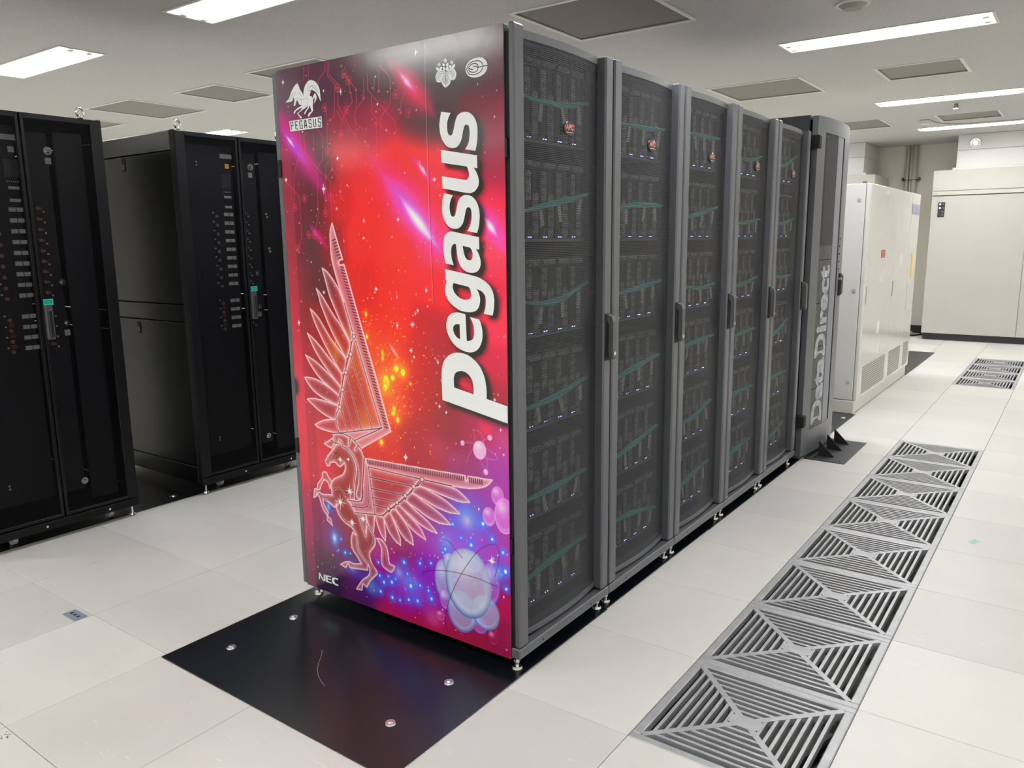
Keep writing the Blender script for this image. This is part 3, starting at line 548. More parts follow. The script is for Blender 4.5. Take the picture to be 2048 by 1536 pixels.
# ---------------------------------------------------------------- artwork outlines, panel millimetres
LET=[[[(779.5,1752),(817,1745),(815,1742),(813,1739.5),(811,1736.5),(809,1733.5),(807.5,1730.5),(806,1728),(804.5,1725),(803.5,1721.5),(802.5,1718),(802,1714.5),(801.5,1710.5),(801.5,1706.5),(801.5,1702.5),(802,1698),(802.5,1694),(803,1690.5),(804,1688),(805,1685.5),(806,1684),(807.5,1682.5),(808.5,1681),(810,1680),(812,1679),(813.5,1678.5),(815.5,1678.5),(817,1679),(819,1680),(820.5,1681),(822,1683),(823.5,1684.5),(824.5,1687),(825.5,1690),(827,1694),(828.5,1698.5),(830,1703.5),(831,1708),(832.5,1712),(833.5,1716),(835,1719.5),(836.5,1723),(838,1726.5),(840,1729.5),(842,1732),(844,1734.5),(847,1736.5),(849.5,1738.5),(853,1740),(856.5,1741),(861,1742),(865.5,1742.5),(870.5,1742.5),(875,1742.5),(879.5,1741.5),(884.5,1740.5),(889,1739),(893,1737),(897,1734.5),(900.5,1731.5),(904,1728.5),(907,1725),(909.5,1721.5),(912,1718),(914,1714.5),(915.5,1710.5),(917,1706.5),(918,1702.5),(919,1698),(919.5,1693.5),(920,1688.5),(920.5,1683),(920,1678),(920,1672),(919.5,1666.5),(919,1660),(918,1654),(917,1648),(915.5,1642.5),(914,1637),(912,1632),(910,1626.5),(871,1634),(873.5,1637),(876,1639.5),(878.5,1642),(880.5,1645),(882.5,1647.5),(884,1650.5),(885.5,1653.5),(886.5,1657),(887.5,1661),(888.5,1665.5),(889.5,1670.5),(890,1675),(890,1679),(890,1683),(890,1686.5),(889.5,1690),(889,1693.5),(888.5,1696.5),(887.5,1699),(886,1701),(884.5,1703),(882.5,1704),(880,1705),(878,1705.5),(876,1705),(874,1704.5),(872,1703.5),(870.5,1702),(869,1700.5),(868,1698),(867,1695.5),(866,1692.5),(864.5,1688.5),(863.5,1684),(862,1679),(861,1674.5),(859.5,1670.5),(858.5,1666.5),(857,1663),(855,1659.5),(853,1656),(850.5,1653),(848,1650.5),(845.5,1648),(843,1646),(840.5,1644.5),(838,1643),(835,1642.5),(831.5,1641.5),(828,1641.5),(824,1641),(820.5,1641.5),(816,1642),(812,1643),(807.5,1644.5),(803.5,1646),(799.5,1648),(796,1651),(792.5,1654),(789,1657.5),(786,1661),(783,1665.5),(780,1669.5),(778,1674),(776,1679),(774.5,1683.5),(773,1688.5),(772,1693.5),(771.5,1698),(771,1703),(770.5,1707.5),(770.5,1712.5),(771,1718),(772,1723.5),(773,1729),(774,1734),(775.5,1739),(776.5,1743),(778,1747.5)]],[[(774,1639.5),(916.5,1613),(916.5,1575.5),(902,1578.5),(904.5,1576),(906.5,1573),(909,1570),(911,1567),(913,1564),(914.5,1561),(916,1557.5),(917.5,1554.5),(919,1551),(920,1547),(920.5,1543.5),(921.5,1540.5),(921.5,1537.5),(922,1534.5),(921.5,1532),(921,1529.5),(920.5,1527),(919.5,1524.5),(918.5,1522.5),(916.5,1520),(914.5,1517),(912,1514.5),(909,1512),(906.5,1509.5),(903,1507.5),(899.5,1506.5),(896,1505),(893,1504.5),(890,1504),(887,1503.5),(884,1503.5),(880.5,1504),(877,1504.5),(872.5,1505),(868.5,1506),(864,1506.5),(777,1523),(775,1560),(799.5,1556),(825,1551.5),(848.5,1547.5),(865.5,1544.5),(873.5,1543.5),(875.5,1543.5),(875,1544.5),(875.5,1545),(877.5,1546),(879,1547),(880.5,1548.5),(882,1550),(883,1551.5),(883.5,1553.5),(884.5,1555.5),(884.5,1557.5),(884.5,1559.5),(884.5,1561.5),(884,1563.5),(883.5,1566),(882.5,1568.5),(881.5,1571.5),(880.5,1574.5),(879.5,1577),(878.5,1579),(877,1580.5),(876,1582),(874.5,1583.5),(775.5,1601)]],[[(783,1508),(818.5,1500),(816.5,1497.5),(814.5,1495.5),(813,1493),(811,1490.5),(809.5,1487.5),(808,1484.5),(806.5,1481),(805.5,1478),(804.5,1474.5),(804,1471),(803.5,1467),(803.5,1463.5),(803.5,1460),(804,1456),(804.5,1452.5),(805,1449),(806,1446),(807,1443),(808.5,1440.5),(810,1438.5),(811.5,1437),(813,1436),(815,1435),(817,1435),(818.5,1435.5),(821,1436),(822.5,1437.5),(824.5,1439),(825.5,1440.5),(826.5,1442.5),(827.5,1445.5),(828.5,1448),(829.5,1451.5),(831,1455.5),(832,1460),(833,1464),(834.5,1468),(836,1472),(837,1476),(839,1479.5),(840.5,1483),(842.5,1486),(844.5,1489),(847,1491),(850,1493.5),(853,1495),(856.5,1496.5),(860,1497.5),(863,1498.5),(866.5,1499),(870.5,1499),(874.5,1498.5),(878.5,1498),(883.5,1497),(888.5,1495.5),(892.5,1494),(896.5,1491.5),(900,1489),(903.5,1486),(906.5,1483),(909.5,1479.5),(912,1475.5),(914.5,1471.5),(916.5,1467),(918,1462.5),(919.5,1458),(920.5,1453),(921.5,1448),(922,1443),(922.5,1438),(922.5,1433),(922,1427.5),(921.5,1422.5),(921,1417),(920,1411.5),(919,1406),(917.5,1400.5),(915.5,1394.5),(913,1389),(911,1383.5),(873,1390.5),(875.5,1393.5),(878,1397),(880.5,1400),(882.5,1403.5),(884.5,1407),(886,1410.5),(887.5,1414),(888.5,1417.5),(889.5,1422),(890.5,1426),(891,1430.5),(891,1435),(891,1439),(891,1443.5),(890.5,1447.5),(890,1451),(889,1453.5),(888.5,1456),(887.5,1457.5),(886,1459),(884,1460.5),(882,1461.5),(880,1462),(878,1462),(876,1461.5),(874,1460.5),(872.5,1459.5),(871,1458),(870,1456),(869,1454),(868,1451.5),(867,1448.5),(866,1444.5),(865,1440.5),(863.5,1435.5),(862.5,1431),(861,1427),(859.5,1423),(858,1419),(856.5,1415.5),(854,1412),(851.5,1409.5),(849,1406.5),(846.5,1404.5),(844,1402.5),(841.5,1401.5),(838.5,1400),(836,1399),(833,1398.5),(830,1398),(826.5,1397.5),(823,1397.5),(819,1398),(815,1399),(810.5,1400),(806,1401.5),(802,1403.5),(798,1406),(794,1409),(790.5,1412.5),(787,1416),(784,1420.5),(781.5,1424.5),(779,1429),(777,1433.5),(775.5,1437.5),(774,1442.5),(773,1447),(772.5,1452),(772,1457),(772,1462.5),(772.5,1468),(773,1473.5),(773.5,1479.5),(774.5,1485),(776,1490.5),(777.5,1495),(779,1499.5),(781,1503.5)]],[[(814.5,1389.5),(918,1371),(918.5,1333.5),(906,1335),(908.5,1331),(911.5,1327),(914.5,1323),(916.5,1319),(918.5,1314.5),(920,1310),(921.5,1305.5),(922.5,1301.5),(923,1297.5),(923,1294),(923,1290.5),(922.5,1287),(921.5,1283.5),(920,1279.5),(918,1276),(915.5,1272.5),(913,1270),(910,1268),(906.5,1266),(903,1264.5),(899,1263.5),(895,1263),(891,1262.5),(886.5,1262.5),(882,1262.5),(877,1263),(872.5,1264),(867.5,1265),(863.5,1267),(859,1269),(855,1271.5),(851,1274),(848,1277),(845,1280),(842.5,1283.5),(840,1287),(838,1290.5),(836,1294.5),(834.5,1299),(833,1303),(831.5,1307.5),(831,1311.5),(830,1316.5),(829,1321),(828.5,1326.5),(828,1332),(827,1337.5),(826.5,1342),(826.5,1345),(826,1347.5),(826,1349),(825.5,1351),(823.5,1351),(822,1351.5),(820,1351.5),(818.5,1351.5),(816.5,1350.5),(814.5,1350),(812.5,1348.5),(811,1347),(809.5,1345.5),(808.5,1343.5),(807.5,1341.5),(806.5,1339),(806,1336),(805.5,1333),(805,1329.5),(805,1326),(805,1322),(805,1318),(806,1313.5),(806.5,1309.5),(807,1306),(808,1303),(809,1299.5),(810.5,1296.5),(811.5,1293.5),(812.5,1291),(813.5,1288),(815,1285),(782,1290.5),(780.5,1294.5),(779.5,1299),(778,1303.5),(777,1308),(776,1313),(775.5,1318),(775,1323),(774.5,1328),(774,1332.5),(774,1337),(774,1341.5),(774,1346),(774,1350.5),(774.5,1355),(775,1360),(775.5,1364),(776.5,1367.5),(777.5,1371),(779,1374),(780.5,1377),(782.5,1379.5),(784.5,1381.5),(787,1383.5),(789.5,1385),(792,1386.5),(795,1387.5),(798.5,1388.5),(801.5,1389.5),(804.5,1390),(808,1390),(811,1390)],[(852.5,1345.5),(882.5,1340),(884,1338),(885.5,1336),(887,1334),(888.5,1332),(889.5,1329.5),(890.5,1326.5),(891.5,1323.5),(892,1320.5),(892,1317.5),(892,1314.5),(891.5,1312),(891,1309.5),(890,1307),(888.5,1305),(887,1303.5),(885.5,1302),(883.5,1301.5),(881.5,1301),(879.5,1301),(877,1301),(875,1301.5),(872.5,1302),(870,1303.5),(868,1304.5),(866,1306.5),(864,1309),(862,1311.5),(860.5,1314.5),(859.5,1317),(858.5,1319.5),(857.5,1322),(856.5,1325.5),(855.5,1330),(854.5,1335),(853.5,1340.5)]],[[(778.5,1272.5),(848.5,1261.5),(864,1259),(880,1256),(895,1253),(907,1250.5),(914.5,1248.5),(919.5,1247),(923,1245),(927,1243),(932,1241),(936.5,1238.5),(941,1236),(945,1233),(949,1230),(952.5,1227),(956,1224),(959,1220.5),(962,1217),(964.5,1213),(967,1209),(968.5,1205),(970,1200),(971.5,1195),(972,1190),(972.5,1186),(973,1182.5),(973.5,1179.5),(973,1176.5),(973,1173),(972.5,1168),(972,1162.5),(971.5,1157),(970.5,1152),(969.5,1147),(968.5,1142),(967.5,1137.5),(966,1133),(931.5,1137),(933,1141),(934.5,1144.5),(936,1148.5),(937,1152.5),(938,1156),(939,1160),(939.5,1164.5),(940,1168.5),(940,1173),(940.5,1177.5),(940,1182),(939.5,1186),(939,1189.5),(937.5,1192.5),(936,1195.5),(934,1198),(932,1200.5),(929,1203),(925.5,1205.5),(922,1207.5),(918,1209),(913.5,1210.5),(908.5,1212),(904,1213.5),(906,1211),(908,1208.5),(910,1206),(912,1203),(913.5,1199.5),(915,1195.5),(916.5,1191),(917.5,1187),(918,1184),(918,1181),(918,1177.5),(917.5,1174.5),(917,1170.5),(916,1166),(914.5,1162),(912.5,1158),(910.5,1154.5),(908,1151.5),(905.5,1148.5),(902,1146),(898,1144),(893,1142.5),(888,1141),(883,1140),(878,1139.5),(873,1139.5),(867.5,1139.5),(862,1139.5),(856,1140),(849.5,1141),(843,1142),(836.5,1143.5),(830.5,1146),(824.5,1148.5),(819,1151.5),(813.5,1154.5),(807.5,1158),(802,1162),(796.5,1166),(792,1170.5),(788,1175),(784.5,1179.5),(782,1184),(779.5,1188.5),(778,1193),(776.5,1198),(776,1202.5),(775.5,1206.5),(776,1211),(776.5,1214.5),(777.5,1218.5),(778.5,1222),(780,1225.5),(781.5,1228.5),(783,1231.5),(784.5,1234.5),(780,1237.5)],[(811.5,1229.5),(872.5,1219),(874.5,1217),(876.5,1214.5),(878.5,1212),(880,1209.5),(881,1206.5),(882,1203),(882.5,1199.5),(883,1196.5),(883,1193.5),(882.5,1190),(881.5,1187.5),(880,1185),(878.5,1183),(876.5,1181.5),(874,1180.5),(871.5,1180),(869,1179),(866.5,1178.5),(864,1178.5),(861,1178.5),(857.5,1178.5),(854,1178.5),(850,1179),(846,1180),(842,1181),(838,1182.5),(833.5,1184.5),(829.5,1187),(825.5,1189.5),(821.5,1193),(817.5,1196.5),(814.5,1199.5),(812.5,1203),(810.5,1206.5),(809.5,1210),(808.5,1212.5),(808,1215),(808,1217),(808,1219),(808.5,1221),(809,1223),(809.5,1225.5),(810.5,1227.5)]],[[(858,1131.5),(861,1048),(863,1048),(865.5,1048),(867.5,1048),(870,1048.5),(872.5,1049),(875.5,1049.5),(878,1050.5),(880.5,1051.5),(883,1053),(885,1055),(887,1057),(888.5,1059.5),(889.5,1062),(890.5,1064.5),(891,1067.5),(891.5,1070.5),(892,1073),(892,1075.5),(892,1078.5),(892,1082),(891.5,1085.5),(891,1090),(890.5,1094),(889.5,1098),(888,1102),(886.5,1105.5),(885,1109.5),(883.5,1112.5),(881.5,1116),(879.5,1119),(877.5,1121.5),(875.5,1124.5),(912.5,1118.5),(914.5,1115),(916.5,1112),(918,1108.5),(919.5,1104.5),(921,1100),(922.5,1095),(923.5,1090),(924.5,1085),(925,1080.5),(925,1076),(925,1071.5),(925,1067),(924.5,1062.5),(923.5,1058),(922.5,1053.5),(921.5,1049),(919.5,1044.5),(917.5,1040),(915.5,1036),(912.5,1032),(909.5,1028.5),(906.5,1025),(903,1022),(899,1019.5),(894.5,1017),(889.5,1015),(885,1013.5),(879.5,1012.5),(874.5,1012),(869.5,1011.5),(864,1012),(858.5,1012.5),(852.5,1013.5),(847,1015),(841,1016.5),(835,1018.5),(829,1021),(823,1023.5),(817,1027),(811.5,1030.5),(806.5,1034.5),(801.5,1039.5),(796.5,1044.5),(792.5,1049.5),(788.5,1055),(785,1061),(782.5,1067),(780,1072.5),(778.5,1078),(777.5,1083),(777,1088),(776.5,1092.5),(777,1097),(777.5,1101.5),(779,1105.5),(780,1109.5),(781.5,1113.5),(783.5,1117),(786,1120.5),(788.5,1123.5),(791,1126),(794.5,1128.5),(798,1130.5),(801.5,1132.5),(806,1134),(811.5,1135),(816.5,1136),(821.5,1136.5),(825.5,1137),(830,1136.5),(834,1136.5),(838.5,1136),(843,1135),(848,1134),(853,1133)],[(833,1099),(834,1051),(830.5,1052.5),(827.5,1053.5),(824,1054.5),(821,1056.5),(818,1058.5),(815.5,1061.5),(812.5,1064.5),(810.5,1067.5),(808.5,1071),(807.5,1074),(806,1077.5),(805.5,1080.5),(805.5,1083.5),(805.5,1085.5),(806,1088),(807,1090),(808,1092),(810,1094),(811.5,1095.5),(813.5,1097),(815.5,1098),(818,1098.5),(820,1099),(822.5,1099.5),(825,1099.5),(827.5,1099.5),(830.5,1099)]],[[(752,844.5),(1018.5,798.5),(1018.5,853),(937,868),(937,874.5),(937,881.5),(937.5,888),(937,895),(936.5,902.5),(935.5,909.5),(934.5,917),(933,924.5),(931,932),(928.5,939.5),(925.5,947),(922,953.5),(918.5,959.5),(915,965.5),(910.5,970.5),(906,975.5),(901,980.5),(895.5,985),(889.5,989),(883.5,993),(877,996.5),(870.5,999.5),(863.5,1002.5),(856,1004.5),(848,1006),(840,1007),(831.5,1007.5),(824,1007.5),(816.5,1007),(810,1005.5),(803.5,1004),(797.5,1002),(791.5,999),(785.5,996),(780,992.5),(775,988.5),(770.5,984),(766.5,979.5),(763,974.5),(760,969.5),(757.5,964),(755.5,958.5),(754,952.5),(753,946.5),(752,940),(751.5,933.5),(751,926.5),(751,918.5),(750.5,908.5),(750.5,898),(751,887),(751,876.5),(751,868),(751.5,860),(751.5,852.5)],[(804,891.5),(884.5,877),(884.5,883),(885,889),(885,894.5),(884.5,900),(884,905.5),(883,910.5),(882,915.5),(880.5,920),(878.5,924),(876.5,927.5),(874,931),(871,934),(868,937.5),(864.5,940),(860.5,942.5),(856.5,944.5),(852.5,946.5),(848,947.5),(843.5,948.5),(839.5,948.5),(835.5,948.5),(831.5,948.5),(828,947.5),(824,946.5),(820.5,945.5),(817,944),(813.5,942),(811,940),(808.5,937.5),(807,934.5),(805.5,931.5),(804.5,928.5),(803.5,925),(803,921),(803,917),(803,913),(803,908),(803.5,902.5),(803.5,897)]]]
NEC=[[(74.5,69),(82,69),(101,43.5),(102.5,68),(110,69),(110.5,41),(102,40),(94.5,41),(81,59),(79,41.5),(73,40.5)],[(113.5,68.5),(147.5,71),(147.5,66),(126.5,64),(125,57),(145,58.5),(145,54),(125.5,53),(126,46),(131,45),(148.5,46.5),(148.5,40.5),(128,39.5),(116,41),(113.5,44.5)],[(186,71.5),(186,65.5),(174.5,65.5),(166.5,64.5),(163.5,60),(164.5,52),(170.5,47),(187,46),(186,40.5),(171.5,39.5),(156,42.5),(150,50),(150,59.5),(155,67),(167,71)]]
FEA=[[(658,552.5),(695,553.5),(743,551.5),(782,548.5),(802,545.5),(812.5,541),(823,535.5),(835.5,528),(848,519.5),(860,510.5),(845,508),(829.5,505.5),(812.5,504.5),(792.5,506),(770.5,509),(749,512),(727.5,515),(706.5,518.5),(687,521.5),(666.5,523),(647.5,524.5),(636.5,528),(634.5,536),(640.5,546)],[(636.5,526.5),(656,525.5),(679,519.5),(700,513.5),(717.5,509),(733.5,504),(748.5,499),(762,493.5),(775,487),(786.5,481),(796.5,474.5),(806,468.5),(815,462),(800,460),(785.5,458),(769.5,457),(752,458.5),(733.5,461),(714.5,464.5),(696,468.5),(677,474),(658.5,479.5),(636,485),(613.5,491),(601,498),(605,508.5),(619.5,520)],[(599,495),(615,492.5),(633.5,484),(651.5,475.5),(667.5,470),(683,464.5),(698,458.5),(712.5,452),(726.5,445.5),(740,438.5),(752,430.5),(763,422.5),(774,414.5),(756.5,412.5),(739.5,410.5),(722.5,410),(706,412),(689.5,415),(673,419.5),(656.5,425),(639.5,431.5),(622.5,438.5),(602.5,445.5),(581.5,453),(570,461.5),(572.5,474),(584.5,487.5)],[(561,461.5),(575.5,456.5),(592,446),(609,436),(625,428),(641,421),(655.5,413.5),(668,406),(679,398.5),(688.5,391.5),(697,384.5),(704.5,377.5),(711.5,370.5),(698.5,371.5),(685,372.5),(671,374.5),(656.5,378),(642,382.5),(627.5,388),(614,394.5),(601,402),(587,410.5),(567.5,419),(547,428.5),(535,437.5),(537,447.5),(548,457.5)],[(533.5,437.5),(545,432),(559,422.5),(573,413),(587,405),(601,397),(613.5,389),(624,381.5),(632.5,373.5),(640,365.5),(646.5,355.5),(652,345.5),(657,335),(645.5,338),(633.5,341.5),(622,345.5),(611,350),(599.5,355.5),(588,362.5),(576,370.5),(563,379.5),(550.5,389.5),(536.5,401),(522.5,413),(514.5,423),(516,430.5),(523.5,436)],[(509,419),(520,414),(532.5,404),(543.5,393.5),(553.5,385),(562.5,376),(571,366.5),(578.5,357),(585,346.5),(590.5,336),(593.5,324.5),(595,313),(596.5,301.5),(584.5,305),(572.5,308.5),(561.5,313.5),(550.5,320.5),(540,329.5),(530.5,339),(522,350),(514,361.5),(507,372.5),(498,383),(490,392.5),(486.5,401),(490.5,409.5),(499,417)],[(484.5,401),(491.5,395),(497.5,383.5),(503,371.5),(509,362),(514.5,352),(519.5,342.5),(524.5,332.5),(529.5,322),(532.5,312.5),(534,303),(534,294.5),(534,285.5),(524,290),(513.5,294.5),(503,300.5),(493.5,308.5),(483.5,317.5),(475.5,327.5),(468.5,338.5),(463,350),(458.5,360),(455,366),(452.5,370),(454,375.5),(462,385),(474,396)],[(452,375),(454.5,368),(455.5,358.5),(456,348.5),(457.5,338),(459,327),(460,316),(459.5,305.5),(458,295),(456.5,284.5),(450,291),(443.5,298),(437,305.5),(431,314.5),(425,325),(420,335),(416,346.5),(413,357.5),(410.5,366.5),(408,372.5),(406,376.5),(407.5,378.5),(413,378.5),(421.5,377.5),(429.5,376),(438,376.5),(446,377)],[(405.5,377),(405,364.5),(404.5,352.5),(403.5,340),(401,327),(398,313),(395.5,299),(387.5,307),(380,314.5),(373.5,322.5),(369.5,332.5),(366,342.5),(364,351.5),(362.5,358.5),(362,365),(361,371)],[(320,365),(325,350.5),(330,336.5),(335.5,323),(341,310.5),(347.5,298.5),(353.5,286.5),(357,301.5),(360,317),(362.5,331.5),(362.5,345),(361,358),(360,371.5)],[(191.5,1271),(200.5,1267),(209.5,1262.5),(218.5,1257),(228,1249),(238,1239.5),(248,1229),(257.5,1218),(267,1206.5),(276.5,1194.5),(283,1181),(289.5,1167.5),(297,1147.5),(309,1114.5),(322.5,1075),(331,1044),(332.5,1025),(329,1014.5),(324,1010.5),(317.5,1015),(309.5,1026.5),(300.5,1040),(290.5,1054),(280,1070.5),(269,1087.5),(258,1107.5),(246.5,1128),(237,1145.5),(231,1156),(227,1163),(223,1172.5),(218.5,1185.5),(213.5,1200.5),(208.5,1217),(203,1234),(197,1252.5)],[(153,1197),(162,1189.5),(171,1182.5),(180.5,1173.5),(191,1162),(202,1148),(213,1134),(226,1119),(239.5,1104),(250.5,1091.5),(257,1085.5),(261.5,1082.5),(268.5,1076),(280.5,1061),(294.5,1042),(306.5,1026),(313.5,1015),(318,1007),(320,998.5),(318.5,988.5),(314,978.5),(309.5,969.5),(305.5,960),(301,951.5),(294.5,949.5),(285.5,958),(274.5,973.5),(262.5,990),(250,1006.5),(236.5,1024.5),(224.5,1043),(213.5,1061),(203.5,1079),(194.5,1096.5),(185.5,1114),(177,1130.5),(171,1143.5),(169.5,1149.5),(169.5,1151.5),(168.5,1156.5),(164.5,1168),(158.5,1182.5)],[(113,1121),(125.5,1113.5),(137.5,1106),(149.5,1097),(162,1084.5),(174,1070),(186,1055),(198,1040.5),(210,1025.5),(222,1011.5),(235.5,999),(249,987),(261.5,975.5),(274.5,964.5),(286.5,954),(294,943.5),(295,932),(291.5,920.5),(286.5,910.5),(282.5,900.5),(277,891.5),(269.5,889),(259,896.5),(246,911),(233.5,925.5),(222.5,939),(212,952.5),(201,967),(190,982),(179.5,997.5),(168.5,1013),(158.5,1029),(148.5,1045.5),(139.5,1060),(132.5,1073.5),(127,1085),(122.5,1096),(118.5,1105),(116,1113)],[(88.5,1028),(102,1021),(115,1014),(128,1006),(140.5,997),(153,987),(166,976.5),(178.5,965.5),(191.5,953.5),(206.5,940.5),(226,925),(247.5,908),(263,893),(269,880.5),(269.5,870),(268,861),(266.5,851),(263,842.5),(256,840.5),(243,849),(226,864.5),(209,880),(194,893.5),(179.5,906.5),(165.5,920.5),(152,934),(139.5,948),(128.5,962),(118.5,976.5),(109.5,991.5),(102,1004.5),(96.5,1013.5),(92.5,1021)],[(70.5,944),(85,939.5),(100,934.5),(115,929),(130,922),(145,914),(160.5,905),(176.5,896),(192.5,885.5),(209,875),(226.5,863),(244,851),(256,839),(258.5,828.5),(255.5,818),(252,811),(251,806.5),(249,804.5),(243,806),(230,812.5),(212,822.5),(195,832),(179.5,840.5),(164,848.5),(150,857.5),(136,868.5),(123,880),(112,891.5),(102.5,901.5),(95,910.5),(88,919.5),(81.5,928),(76,936)],[(57.5,857),(72.5,858),(87,858.5),(102,858),(116.5,856.5),(131,853.5),(145.5,849.5),(160.5,845),(175.5,839.5),(191.5,833),(210.5,825),(230.5,815.5),(245,806.5),(249,797.5),(247.5,788.5),(245,781),(243,775.5),(239.5,771),(233.5,769),(223,770),(209,773),(194.5,777),(179.5,780.5),(164,784.5),(148.5,789.5),(133.5,795),(119,801.5),(105.5,808.5),(93.5,817.5),(83,827),(74,836),(67.5,843.5),(62.5,850.5)],[(65,773),(77.5,775.5),(90,778),(103,779.5),(118,780),(134.5,779),(151,778),(169.5,776),(188.5,774),(205,772),(219,770),(231,768),(238.5,764.5),(239.5,759.5),(236,753),(231.5,745),(229,734),(225.5,721.5),(219,713),(208,711),(194,713.5),(179.5,717),(165.5,721),(151,726),(136.5,732),(123,738.5),(110,745.5),(97.5,752.5),(86,759.5),(75.5,766)],[(101,677),(116,684),(130.5,691.5),(145,697.5),(159,702),(173,705),(186,707.5),(200,710),(214,712),(224,711),(228.5,706.5),(229,699),(230,690.5),(234,681),(238,670.5),(237,663),(226,660),(210,659.5),(193.5,660),(178.5,660.5),(163.5,661.5),(150,663),(139,664.5),(129,666),(120.5,668),(113.5,670.5),(107,674)],[(409.5,287),(418.5,288),(427.5,289),(436.5,287),(446,282),(455,274),(462,264.5),(466,253),(468,240.5),(469.5,229),(470.5,219.5),(471,211),(474,204.5),(481,201.5),(490.5,200.5),(500,199.5),(498,194),(496,188.5),(493.5,183.5),(490,179),(486,175),(481.5,170.5),(473.5,171.5),(465.5,172.5),(457.5,174.5),(449,177.5),(441,181),(435,186.5),(432,194),(431,204),(430.5,214),(432,226),(434,238.5),(434.5,249.5),(432,257.5),(428.5,264),(424,270),(419.5,276),(414.5,281.5)]]
SPA=[[(258.5,1429.5),(275.5,1379),(304,1301),(287,1297.5),(281.5,1289.5),(286.5,1282.5),(309.5,1284.5),(373,1097),(399.5,1022),(450,882.5),(474.5,802),(507.5,703.5),(350.5,618),(321,643.5),(463.5,711),(405,866.5),(349.5,1017),(339.5,1039.5),(300.5,1147.5),(293,1165.5),(285.5,1183),(277,1204),(267,1231),(256.5,1261.5),(248.5,1287.5),(244.5,1305),(243,1318.5),(242,1333.5),(241.5,1353),(242,1374),(243,1391),(245,1402.5),(248,1410),(250.5,1416),(253.5,1421.5),(256,1425.5)],[(366.5,585.5),(842,600),(843,584),(850.5,585.5),(852,600.5),(955,604),(948,596.5),(941.5,589),(934,582.5),(925,577),(915,572.5),(903.5,568.5),(890,564.5),(875.5,561),(860.5,558),(847.5,556.5),(834,556),(820.5,555),(808,554.5),(795.5,553.5),(773,553),(734.5,553),(686,553),(637.5,553),(385.5,555),(381.5,554.5)],[(348,1016.5),(392.5,900.5),(430.5,797),(461.5,712),(236.5,662.5),(233,671.5),(229,680.5),(226,690),(223.5,700.5),(222,711),(223,722),(229,732.5),(237.5,743.5),(246.5,754.5),(265.5,827),(287,891.5),(319,960.5),(340,1028)],[(385.5,555),(638,553.5),(606,520),(564.5,479.5),(522.5,446),(478,414),(471,406),(464,398),(456.5,391),(448,386),(438.5,381.5),(430,379),(422,378.5),(414.5,379),(407.5,380)],[(366.5,585.5),(387,555),(407.5,380),(304,364.5),(268,407),(341,418),(351,489.5)],[(243.5,661.5),(460,709),(319.5,644.5),(289,659)]]
